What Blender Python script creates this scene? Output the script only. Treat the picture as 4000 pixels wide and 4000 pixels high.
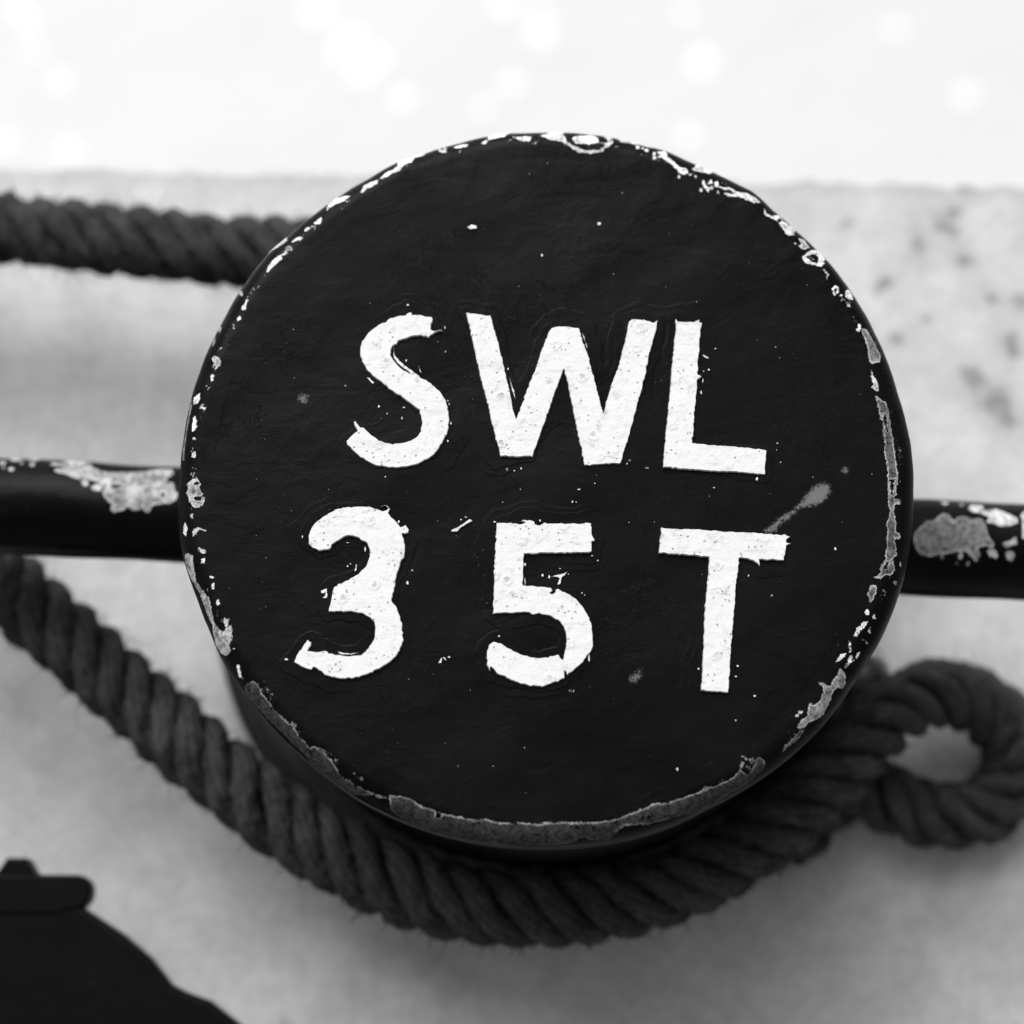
import bpy, bmesh, math, random
import numpy as np
from mathutils import Vector, Matrix
from mathutils.geometry import tessellate_polygon

random.seed(11)
RNG = np.random.default_rng(11)
for o in list(bpy.data.objects):
    bpy.data.objects.remove(o)
scene = bpy.context.scene
COL = scene.collection

# ------------------------------------------------------------------ camera
H = 0.175                                   # height of the bollard (m)
cam_d = bpy.data.cameras.new('camera')
cam = bpy.data.objects.new('camera', cam_d)
COL.objects.link(cam)
cam.location = (-0.01038, -0.15748, 0.75387)
cam.rotation_euler = (math.radians(14.0), 0, 0)
cam_d.sensor_width = 36.0
cam_d.lens = 70.2
cam_d.clip_start = 0.01
cam_d.clip_end = 500
cam_d.dof.use_dof = True
cam_d.dof.focus_distance = 0.597
cam_d.dof.aperture_fstop = 4.6
cam_d.dof.aperture_blades = 0
scene.camera = cam

# ------------------------------------------------------------------ sky, sun, exposure
SUN_AZ = math.radians(20)      # 0 = straight away from the camera (+y), positive = to the left
SUN_EL = math.radians(45)
world = bpy.data.worlds.new('World')
scene.world = world
world.use_nodes = True
wn = world.node_tree.nodes; wl = world.node_tree.links
wn.clear()
w_out = wn.new('ShaderNodeOutputWorld'); w_bg = wn.new('ShaderNodeBackground')
w_sky = wn.new('ShaderNodeTexSky'); w_bw = wn.new('ShaderNodeRGBToBW')
w_sky.sky_type = 'NISHITA'; w_sky.sun_disc = False
w_sky.sun_elevation = SUN_EL; w_sky.sun_rotation = -SUN_AZ
w_sky.air_density = 1.0; w_sky.dust_density = 4.0
wl.new(w_sky.outputs[0], w_bw.inputs[0]); wl.new(w_bw.outputs[0], w_bg.inputs[0])
wl.new(w_bg.outputs[0], w_out.inputs[0])
w_bg.inputs[1].default_value = 0.08

sun_d = bpy.data.lights.new('sun', 'SUN')
sun_d.energy = 1.5
sun_d.angle = math.radians(50)
sun_d.color = (1, 1, 1)                     # black and white photograph
sun = bpy.data.objects.new('sun', sun_d); COL.objects.link(sun)
sdir = Vector((-math.sin(SUN_AZ) * math.cos(SUN_EL), math.cos(SUN_AZ) * math.cos(SUN_EL), math.sin(SUN_EL)))
sun.rotation_euler = sdir.to_track_quat('Z', 'Y').to_euler()
sun.location = sdir * 5

scene.view_settings.view_transform = 'Standard'
scene.view_settings.look = 'None'
scene.view_settings.gamma = 1
scene.view_settings.use_curve_mapping = False
scene.view_settings.exposure = 0.82
scene.render.engine = 'CYCLES'

# ------------------------------------------------------------------ traced shapes (millimetres on the object itself)
CAP_R0 = 0.11166
CAP_RT = [0.11108, 0.11157, 0.11223, 0.11196, 0.11138, 0.1113, 0.11184, 0.11182, 0.11176, 0.11179, 0.11182, 0.11193, 0.11244, 0.11249, 0.11241, 0.11231, 0.11218, 0.11201, 0.11188, 0.11189, 0.11189, 0.11186, 0.11155, 0.11081, 0.11094, 0.11118, 0.11141, 0.11151, 0.11133, 0.11104, 0.11123, 0.11155, 0.11176, 0.1117, 0.11153, 0.1114, 0.11141, 0.11146, 0.11109, 0.11097, 0.11113, 0.1114, 0.11159, 0.11162, 0.11165, 0.11121, 0.11159, 0.11274, 0.11201, 0.11171, 0.11231, 0.11233, 0.11216, 0.11225, 0.11201, 0.11221, 0.11213, 0.11168, 0.1116, 0.11192, 0.11134, 0.11109, 0.11105, 0.1114, 0.11204, 0.11182, 0.11153, 0.11126, 0.11127, 0.11131, 0.11126, 0.11104, 0.11108]
CHIPS = [  # low tones on the near rim: worn metal plus shade put into the colour
 ([(-85.28,84.64),(-80.44,74.64),(-81.9,72.99),(-84.43,71.93),(-86.53,70.96),(-90.04,77.89),(-88.69,81.15)],0.7),
 ([(-78.47,70.87),(-78.35,70.16),(-78.87,69.91),(-79.45,69.99),(-80.01,70.28),(-80.45,71.02),(-80.09,71.77),(-79.67,72),(-79.01,71.84),(-78.54,71.53)],0.55),
 ([(-80.4,69.28),(-81.14,67.37),(-82.84,65.59),(-85.11,63.23),(-86.34,61.43),(-85.99,62.99),(-84.64,65.77),(-82.35,68.11)],1.0),
 ([(-76.01,75.04),(-77.07,74),(-78.74,73.04),(-77.76,74.69)],1.0),
 ([(-69.79,81.69),(-69.9,79.55),(-71.59,78.63),(-72.31,79.82),(-70.92,80.96)],1.0),
 ([(-61.29,88.98),(-62.67,87.28),(-65.08,86.61),(-66.88,85.86),(-68.22,84.13),(-68.36,87.72),(-67.13,91.18),(-64.7,89.72)],1.0),
 ([(-73.19,77.72),(-73.37,77.38),(-73.69,77.17),(-74.03,77.09),(-74.4,77.39),(-74.42,77.9),(-74.46,78.31),(-74.22,78.53),(-73.83,78.57),(-73.52,78.26)],1.0),
 ([(-74.37,77),(-74.31,76.72),(-74.54,76.61),(-74.78,76.58),(-75.04,76.76),(-75.24,77.14),(-75.08,77.4),(-74.9,77.51),(-74.63,77.53),(-74.42,77.35)],1.0),
 ([(-91.9,53.44),(-92.12,51.29),(-93.1,50.43),(-93.52,51.53),(-92.59,52.56)],1.0),
 ([(-93.54,49.35),(-93.8,48.02),(-94.97,47.36),(-94.85,48.72)],1.0),
 ([(-96.38,47.03),(-95.36,44.87),(-95.9,44.91)],1.0),
 ([(-101.95,35.79),(-100.34,35.99),(-99.37,34.58),(-99.57,32.79),(-100.69,31.92),(-101.06,31.15),(-101.21,33.49),(-102.15,35.2)],0.7),
 ([(-101.78,30.11),(-101.31,29.12),(-101.79,28.24),(-102.33,29.31)],1.0),
 ([(-105.67,24.27),(-106,21.87),(-106.62,20.76),(-108.23,21.47),(-108.36,23.41),(-106.88,24.05)],1.0),
 ([(-106.34,17.19),(-106.3,13.49),(-106.91,12.08),(-107.93,12.54),(-107.77,16.73)],1.0),
 ([(-93.69,56.87),(-93.51,56.15),(-93.97,56.07),(-94.47,56.35),(-95.21,56.96),(-95.93,58.1),(-95.92,58.89),(-95.47,58.84),(-94.47,58.11),(-94,57.62)],0.6),
 ([(-109.49,23.5),(-109.21,20.2),(-109.47,17.16),(-110.4,12.51),(-110.58,8.31),(-110.27,3.41),(-111.59,3.72),(-111.87,8.67),(-111.43,14.06),(-110.67,18.81),(-111.09,23.54)],0.45),
 ([(-105.6,4.61),(-105.74,4.17),(-106.18,3.78),(-106.59,3.72),(-107.1,4.18),(-107.08,4.73),(-106.99,5.17),(-106.73,5.56),(-106.23,5.61),(-105.94,5.17)],0.8),
 ([(-100.55,45.49),(-100.46,44.73),(-100.65,44.55),(-101.22,44.82),(-101.7,45.32),(-104.19,47.69),(-106.1,49.64),(-105.48,49.71),(-101.67,47.03),(-100.78,46.28)],0.5),
 ([(-102.43,43.43),(-102.05,40.79),(-103.41,39.22),(-103.8,42.67)],0.5),
 ([(-38.99,111.23),(-38.16,103.21),(-41.06,102.27),(-41.97,99.74),(-44.25,98.72),(-45.3,96.81),(-47.67,96.06),(-49.43,94.86),(-51.55,94.65),(-50.18,96.68),(-47.16,97.56),(-46.08,99.11),(-49.2,107.26),(-51.63,105.92),(-50.34,108.84),(-47.26,110.06),(-43.57,111.44)],0.95),
 ([(-52.15,94.46),(-52.38,93.13),(-54.43,91.97),(-55.91,91.44),(-56.73,89.95),(-57.51,90.05),(-57.06,92.53),(-54.62,94.05)],1.0),
 ([(-31.3,105.27),(-31.08,103.61),(-31.85,103.06),(-32.63,103.52),(-33.53,104.56),(-35.62,112.47),(-35.43,114.8),(-35.07,115.82),(-33.89,114.7),(-33.04,113.11)],0.8),
 ([(-24.15,106.52),(-24.56,105.03),(-28.72,105.05),(-28.65,106.42),(-26.44,106.76)],1.0),
 ([(-10.12,118.89),(-11.23,110.45),(-12.93,108.42),(-15.24,107.59),(-18.14,106.89),(-18.69,105.25),(-20.16,105.8),(-17.88,107.94),(-18.78,116.51),(-14.86,118)],1.0),
 ([(-3.91,108.59),(-4.78,106.83),(-7.1,106.81),(-10.12,108.17),(-7.68,108.1),(-5.94,108.81)],1.0),
 ([(-1.58,108.84),(0.48,110.52),(4.31,118.51),(7.46,120.1),(5.71,109.35),(6.8,106.18),(9.09,104.18),(12.56,103.21),(16.61,103.11),(18.36,104.41),(19.7,106.22),(18.61,109.08),(17.52,120.06),(19.98,119.32),(21.34,106.34),(19.51,104.14),(17.76,102.57),(14.28,101.93),(10.81,102.34),(7.94,104.02),(5.07,106.35),(1.6,107.02)],0.8),
 ([(8.56,107.32),(9.76,108.6),(15.17,110.32),(16.72,107.39),(16.76,105.65),(13.73,105.19),(9.68,105.46)],1.0),
 ([(22.44,118.56),(25.84,115.63),(29.73,116.09),(33.43,115.05),(38.29,113.21),(39.55,111.44),(33.14,105.6),(26.68,106.85),(23.75,107.1)],0.8),
 ([(29.47,104.82),(29.2,104.42),(28.95,104.19),(28.6,104.05),(28.37,104.22),(28.4,104.65),(28.39,105),(28.71,105.29),(29.05,105.49),(29.32,105.3)],1.0),
 ([(32.42,103.86),(32.14,103.4),(31.82,103.07),(31.46,103.08),(31.18,103.33),(31.22,103.66),(31.23,104.06),(31.57,104.48),(31.94,104.5),(32.21,104.19)],1.0),
 ([(34.38,102.32),(34.29,101.87),(34.1,101.63),(33.79,101.71),(33.62,101.91),(33.43,102.22),(33.58,102.68),(33.9,102.98),(34.16,102.9),(34.44,102.69)],1.0),
 ([(34.37,100.44),(34.37,100.17),(34.1,100.02),(33.88,100.08),(33.62,100.22),(33.56,100.41),(33.73,100.69),(33.88,100.85),(34.15,100.79),(34.29,100.64)],1.0),
 ([(30.99,104.6),(30.9,104.26),(30.66,104.12),(30.46,104.09),(30.23,104.16),(30.26,104.46),(30.38,104.8),(30.51,104.96),(30.76,105.01),(30.88,104.91)],1.0),
 ([(34.95,103.37),(37.86,104.1),(37.67,100.18),(35.95,101.11)],1.0),
 ([(37.87,103.79),(38.43,100.85),(40.46,99.62),(41.87,97.98),(43.92,97.17),(44.47,95.74),(43.57,95.06),(41.52,96.2),(39.79,97.99),(37.48,99.8)],1.0),
 ([(46.46,98.46),(52.58,107.89),(55.38,107.86),(57.15,104.59),(51.64,96.39),(48.3,96.33),(45.89,97.04)],0.85),
 ([(46.02,95.22),(45.77,94.92),(45.54,94.79),(45.06,94.76),(44.84,94.89),(44.64,95.22),(44.67,95.52),(45.14,95.65),(45.53,95.7),(45.99,95.58)],1.0),
 ([(47.26,94.43),(47.06,94.1),(46.88,93.99),(46.53,94.01),(46.36,94.12),(46.23,94.43),(46.24,94.76),(46.59,94.88),(46.88,94.87),(47.22,94.76)],1.0),
 ([(49.64,92.48),(49.57,91.89),(49.39,91.58),(49.09,91.73),(48.92,92.05),(48.73,92.5),(48.86,93.09),(49.16,93.41),(49.41,93.26),(49.69,92.93)],1.0),
 ([(50.25,91.21),(50.09,90.82),(49.87,90.68),(49.63,90.72),(49.42,90.87),(49.45,91.23),(49.46,91.63),(49.65,91.77),(49.9,91.73),(50.08,91.58)],1.0),
 ([(52.2,92.63),(51.89,92.3),(51.43,92),(50.95,91.96),(50.52,92.25),(50.59,92.6),(50.62,92.92),(50.99,93.23),(51.52,93.3),(51.86,93)],1.0),
 ([(52.23,90.67),(52.26,90.35),(51.94,90.16),(51.6,90.06),(51.3,90.27),(51.09,90.7),(51.35,91.01),(51.62,91.21),(51.98,91.31),(52.24,91.1)],1.0),
 ([(53.9,91.98),(53.88,91.22),(53.46,90.96),(52.98,90.94),(52.58,91.21),(52.29,91.95),(52.68,92.71),(53.1,93.04),(53.62,93.14),(53.99,92.85)],1.0),
 ([(54.18,89),(53.97,88.72),(53.79,88.55),(53.49,88.48),(53.32,88.66),(53.29,89.05),(53.27,89.34),(53.55,89.51),(53.81,89.58),(54.07,89.39)],1.0),
 ([(51.01,90.08),(50.92,89.58),(50.75,89.34),(50.45,89.47),(50.29,89.71),(50.1,90.1),(50.21,90.6),(50.51,90.83),(50.76,90.71),(51.05,90.46)],1.0),
 ([(48.72,89.81),(48.57,89.47),(48.39,89.21),(48.18,89.27),(48.02,89.54),(48.04,89.83),(48.04,90.17),(48.21,90.44),(48.42,90.38),(48.58,90.11)],1.0),
 ([(41.99,94.52),(41.85,94.12),(41.73,93.85),(41.49,93.92),(41.38,94.19),(41.29,94.49),(41.29,94.88),(41.53,95.16),(41.72,95.08),(41.96,94.82)],1.0),
 ([(54.59,90.93),(56.89,91),(58.52,89.96),(60.19,89.33),(62.52,88.89),(65.06,87.83),(66.66,86.25),(64.19,85.57),(61.75,86.5),(60.61,87.72),(58.35,87.42),(55.49,88.19),(55.08,89.27),(57.28,88.42),(59.81,88.4),(57.97,90.23),(55.67,89.9)],0.9),
 ([(67.99,84.52),(68.8,82.55),(70.99,81.97),(74.03,84.6),(74.43,81.23),(76.52,80.57),(81.9,84.16),(77.35,76.22),(75.56,75.49),(74.14,77.13),(73.05,78.92),(71.93,80.29),(70.24,81.04),(68.24,81.64)],0.9),
 ([(78.87,74.76),(81.09,74.77),(82.2,72.1),(80.22,70.72),(78.09,71.9),(79.56,72.57)],0.8),
 ([(79.32,68.19),(81.32,69.87),(84.92,72.6),(90.59,75.27),(86.99,68.29),(84.88,64.51),(82.74,65.32),(80.35,65.91)],0.9),
 ([(86.99,61.27),(86.84,60.96),(86.57,60.67),(86.33,60.6),(86.1,60.86),(86.15,61.21),(86.21,61.51),(86.39,61.8),(86.67,61.88),(86.82,61.62)],1.0),
 ([(89.91,57.05),(89.71,56),(89.29,55.12),(88.65,55.19),(88.31,56.04),(87.91,56.95),(88.2,57.96),(88.9,58.9),(89.5,58.9),(90.07,58.06)],1.0),
 ([(94.63,59.55),(95.82,57.58),(95.18,54.33),(92.11,55.19),(92.48,56.84)],0.9),
 ([(96.72,45.75),(96.5,45.25),(96.32,45),(96,45.09),(95.85,45.3),(95.72,45.64),(95.76,46.1),(96.11,46.37),(96.38,46.29),(96.71,46.1)],1.0),
 ([(96.24,44.45),(96.08,44.2),(95.92,44.11),(95.6,44.11),(95.45,44.19),(95.29,44.4),(95.34,44.63),(95.65,44.72),(95.92,44.73),(96.24,44.67)],1.0),
 ([(97.21,44.87),(99.11,45.07),(99.87,42.81),(100.89,41.11),(102.06,38.8),(102.83,36.39),(102.16,34.18),(99.38,33.79),(98.61,36.4),(98.43,39.41),(97.64,41.8)],0.5),
 ([(99.29,31.35),(99.91,29.28),(101.12,27.51),(101.53,24.72),(100.29,25.01),(99.08,25.72),(100.11,26.91),(99.2,28.69)],0.8),
 ([(100.55,23.27),(101.71,22.32),(103.5,21.08),(103.94,18.23),(103.98,15.05),(104.59,11.28),(104.65,7.52),(105.12,4.41),(105.29,1.31),(105.43,-2.4),(105.47,-5.49),(104.51,-9.2),(106.42,-8.81),(105.99,-10.8),(104.43,-10.55),(103.88,-12.88),(104.13,-15.93),(103.97,-18.97),(105.55,-20.09),(105.13,-21.73),(103.55,-20.91),(104.04,-23.77),(104.29,-26.14),(102.58,-27.54),(103.17,-29.77),(102.46,-32.6),(100.41,-32.39),(98.58,-33.48),(97.02,-33),(99.14,-31.68),(98.61,-30.47),(100.53,-27.46),(101.04,-23.83),(101.62,-18.98),(101.46,-16.55),(102.86,-12.88),(102.36,-11.04),(102.58,-6.74),(102.65,-1.18),(102.12,3.16),(102,7.52),(101.9,12.53),(101.45,16.94),(101,19.47)],0.36),
 ([(96.02,-35.59),(97.43,-35.46),(97.48,-37.69),(96.12,-40.23),(94.69,-41.44),(95.21,-39.51),(94.68,-37.7)],0.4),
 ([(95.04,-43.72),(95.01,-44.26),(94.72,-44.64),(94.31,-44.53),(94.03,-44.15),(93.75,-43.73),(94,-43.19),(94.37,-42.81),(94.75,-42.92),(95.09,-43.3)],0.85),
 ([(96.92,-44.99),(96.97,-45.5),(96.63,-45.78),(96.25,-45.92),(95.9,-45.66),(95.68,-45.03),(95.95,-44.51),(96.23,-44.24),(96.62,-44.1),(96.9,-44.35)],0.7),
 ([(94.22,-46.44),(93.91,-47.64),(92.42,-49.16),(91.1,-51.4),(90.53,-50.67),(91.32,-48.56),(92.93,-46.63)],0.8),
 ([(88.93,-51.88),(89.53,-53.38),(89.49,-55.89),(88.89,-55.9),(89.12,-53.38)],1.0),
 ([(92.65,-55.29),(92.11,-57.03),(90.74,-57.94),(91.3,-56.03)],1.0),
 ([(94.79,-52.98),(94.76,-53.19),(94.54,-53.37),(94.35,-53.44),(94.1,-53.27),(94.08,-52.99),(94.14,-52.78),(94.25,-52.61),(94.48,-52.53),(94.61,-52.71)],1.0),
 ([(87.47,-56.26),(86.68,-57.7),(85.08,-58.6),(86.17,-56.98)],1.0),
 ([(105.83,-28.82),(105.78,-29.31),(105.56,-29.49),(105.36,-29.49),(105.14,-29.33),(105.14,-28.87),(105.17,-28.38),(105.29,-28.2),(105.51,-28.2),(105.65,-28.37)],0.7),
 ([(104.69,-34.42),(104.61,-34.9),(104.28,-35.16),(103.67,-35.08),(103.34,-34.86),(102.97,-34.52),(103.14,-34.03),(103.63,-33.76),(104.11,-33.84),(104.7,-34.05)],0.45),
 ([(-105.59,4.55),(-105.73,4.02),(-106.18,3.85),(-106.6,3.89),(-107.1,4.13),(-107.08,4.67),(-106.99,5.2),(-106.72,5.37),(-106.22,5.32),(-105.94,5.11)],0.8),
 ([(-106.54,-2.82),(-105.05,-2.89),(-103.97,-4.45),(-104.44,-5.6),(-103.46,-7.32),(-102.16,-9.61),(-103.11,-11.43),(-104.56,-12),(-106.58,-10.65),(-107.8,-8.27),(-108.65,-7.02),(-107.72,-5.42),(-108.59,-3.87)],0.6),
 ([(-104.87,-8.58),(-104.97,-8.86),(-105.28,-8.98),(-105.58,-9.03),(-105.93,-8.88),(-105.92,-8.54),(-105.86,-8.26),(-105.68,-8.13),(-105.33,-8.09),(-105.13,-8.23)],1.0),
 ([(-108.03,-15.72),(-107.1,-17.88),(-107.68,-20.16),(-109.04,-18.77),(-108.78,-16.86)],0.9),
 ([(-105.22,-18.7),(-103.47,-17.7),(-101.41,-18.27),(-101.12,-19.07),(-103.41,-18.49),(-104.23,-19.88),(-105.1,-20.39)],0.7),
 ([(-103.46,-23.74),(-101.67,-24.91),(-100.46,-25.6),(-101.65,-25.71),(-103.16,-24.71)],0.9),
 ([(-101.26,-27.86),(-101.37,-28.24),(-101.59,-28.49),(-102.01,-28.6),(-102.22,-28.33),(-102.48,-27.83),(-102.35,-27.46),(-101.95,-27.22),(-101.61,-27.1),(-101.23,-27.36)],1.0),
 ([(-99.01,-33.07),(-99.15,-33.41),(-99.49,-33.61),(-99.8,-33.52),(-100.15,-33.31),(-100.11,-33.05),(-100.02,-32.72),(-99.82,-32.52),(-99.45,-32.61),(-99.25,-32.81)],1.0),
 ([(-98.75,-35.75),(-98.86,-36.27),(-99.01,-36.59),(-99.31,-36.74),(-99.47,-36.42),(-99.64,-35.73),(-99.57,-35.2),(-99.27,-34.89),(-99.02,-34.73),(-98.74,-35.06)],1.0),
 ([(-96.99,-40.81),(-97.01,-41.29),(-97.35,-41.7),(-97.64,-41.68),(-97.99,-41.25),(-98.02,-40.79),(-97.86,-40.32),(-97.7,-39.9),(-97.35,-39.93),(-97.17,-40.35)],1.0),
 ([(-108.59,-25.55),(-106.64,-25.46),(-105.23,-26.42),(-105.15,-29.78),(-105.02,-33.73),(-103.42,-36.09),(-101.49,-38.43),(-99.92,-40.72),(-99.41,-43.5),(-98.99,-46.83),(-97.58,-48.74),(-95.86,-49.85),(-94.65,-48.53),(-95.74,-46.89),(-95.23,-45.44),(-93.86,-45.71),(-94.27,-48),(-93.17,-47.45),(-92.67,-50.7),(-93.18,-52.3),(-93.2,-54.99),(-94.61,-56.65),(-97.67,-55.81),(-99.92,-53.64),(-100.34,-50.77),(-99.9,-47.38),(-101.1,-44.57),(-103.09,-41.16),(-104.53,-37.16),(-106.75,-34.21),(-108.96,-31.24),(-109.4,-28.33)],0.6),
 ([(-91.15,-58.64),(-90.16,-59.96),(-90.47,-61.06),(-90.02,-63.41),(-91.38,-62.9),(-91.47,-61.08)],1.0),
 ([(-90.19,-66.24),(-88.05,-64.65),(-86.42,-64.27),(-84.97,-64.95),(-83.61,-67.68),(-81.34,-69.87),(-79.68,-72.32),(-77.44,-74.76),(-75.19,-76.39),(-73.39,-76.67),(-73.52,-78.01),(-71.92,-80.71),(-70.27,-82.33),(-69.48,-83.42),(-67.44,-83.38),(-65.22,-84.97),(-63.03,-87.1),(-61.14,-89.48),(-59.25,-91.84),(-57.53,-92.54),(-54.72,-94),(-52.55,-95.31),(-50.36,-96.07),(-48.2,-97.12),(-45.75,-97.89),(-48.24,-97.69),(-51.55,-96.7),(-56.74,-97.62),(-61.2,-96.16),(-65.35,-94.83),(-69,-92.02),(-71.22,-86.68),(-74.93,-82.73),(-79.41,-78.34),(-82.96,-75.12),(-86.44,-71.28),(-89.92,-68.73)],0.25),
 ([(-45.4,-96.98),(-42.46,-97.01),(-39.26,-98.1),(-36.59,-99.95),(-32.87,-101.04),(-29.68,-102.13),(-24.9,-102.97),(-21.18,-104.07),(-17.47,-104.12),(-13.22,-104.97),(-8.97,-104.78),(-2.59,-105.53),(2.21,-105.03),(8.07,-104.87),(13.93,-105.12),(18.2,-104.33),(21.41,-103.29),(24.63,-101.98),(28.4,-100.69),(30.02,-99.94),(33.86,-99.5),(37.08,-98.76),(40.97,-98.09),(46.01,-96.38),(49.82,-94.84),(53.36,-92.91),(55.23,-91.24),(56.3,-88.21),(56.84,-88.21),(56.33,-90.95),(58.17,-92.25),(59.99,-90.42),(60.38,-87.89),(57.38,-87.38),(56.59,-86.56),(57.92,-87.21),(60.09,-87.51),(61.72,-86.39),(63.56,-88.31),(63.31,-90.31),(60.93,-93.37),(57.73,-95.73),(53.34,-98.28),(49.41,-101.95),(45.95,-103.4),(45.91,-106.55),(40.8,-103.16),(37.38,-104.07),(34.09,-104.8),(29.61,-105.64),(25.75,-105.44),(21.98,-105.93),(19.4,-108.28),(17.49,-111.15),(13.06,-110.89),(9.73,-109.29),(7.65,-111.03),(2.83,-112.22),(-3.67,-112.68),(-10.68,-111.38),(-18.52,-113.03),(-24.54,-111.82),(-29.66,-108.83),(-35.51,-111.01),(-40.36,-106.83),(-44.1,-102.99),(-45.46,-100.99)],0.25),
 ([(79.17,-64.45),(80.92,-64.75),(82.83,-65.85),(83.74,-64.07),(85.22,-62.45),(86.43,-60.44),(88.07,-62.45),(88.39,-65.22),(87.53,-66.7),(85.55,-66.07),(84.03,-67.41),(83.21,-69.58),(82.14,-71.76),(81.12,-73.97),(78,-75.51),(76.22,-76.57),(74.26,-78.21),(72.7,-78.49),(73.23,-76.47),(75.58,-74.29),(76.43,-70.41),(77.32,-71.5),(79.6,-69.89),(80.67,-67.84),(80.62,-66.32)],0.5),
 ([(73.87,-78.65),(75.07,-78.96),(73.76,-80.74),(72.73,-82.15),(70.33,-83.77),(68.23,-86.04),(69.49,-83.05),(71.97,-80.85)],0.3),
 ([(72.17,-74.96),(73.03,-73.09),(74.63,-72.84),(74.04,-73.86),(73.04,-74.73)],0.7)]
HOLES = [
 [(-32.05,105.56),(-31.96,104.62),(-32.2,104.31),(-32.61,104.62),(-32.94,105.19),(-33.4,106.49),(-34.71,113.14),(-34.43,113.55),(-33.95,113.06),(-32.14,106.59)],
 [(73.88,81.4),(73.76,80.72),(73.25,80.29),(72.84,80.1),(72.45,80.21),(72.37,80.79),(72.81,81.53),(73.17,81.95),(73.79,82.39),(74.03,82.26)],
 [(80.11,68.18),(82.46,69.27),(84.24,69.78),(84.72,67.76),(83.67,65.96),(81.64,66.59)],
 [(89.43,56.88),(89.33,56.2),(89.14,55.93),(88.83,56.05),(88.67,56.31),(88.49,56.84),(88.64,57.5),(88.95,57.8),(89.22,57.69),(89.5,57.44)],
 [(103.17,-3.03),(104.61,-3.03),(104.01,-8.28),(103.06,-7.97)],
 [(100.61,-28.36),(101.7,-27.93),(100.63,-30.35),(99.75,-30.05)],
 [(102.41,17.57),(103.02,17.57),(103.42,11.9),(102.82,11.9)],
 [(-104.47,-4.28),(-104.46,-4.58),(-104.86,-4.75),(-105.44,-4.83),(-105.88,-4.63),(-106.34,-4.22),(-106.01,-3.94),(-105.51,-3.79),(-104.96,-3.71),(-104.45,-3.89)],
 [(-103.37,-8.93),(-103.42,-9.45),(-103.95,-9.67),(-104.83,-9.73),(-105.41,-9.5),(-106.12,-8.87),(-105.72,-8.37),(-104.91,-8.18),(-104.13,-8.12),(-103.32,-8.33)],
 [(-106.31,-35.95),(-104.64,-36.87),(-104.25,-38.99),(-106.48,-37.41)],
 [(-30.67,-102.49),(-30.95,-102.96),(-31.37,-103.18),(-31.83,-103.29),(-32.23,-103.06),(-32.17,-102.48),(-32.15,-102.01),(-31.81,-101.79),(-31.33,-101.7),(-31,-101.92)]]
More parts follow.
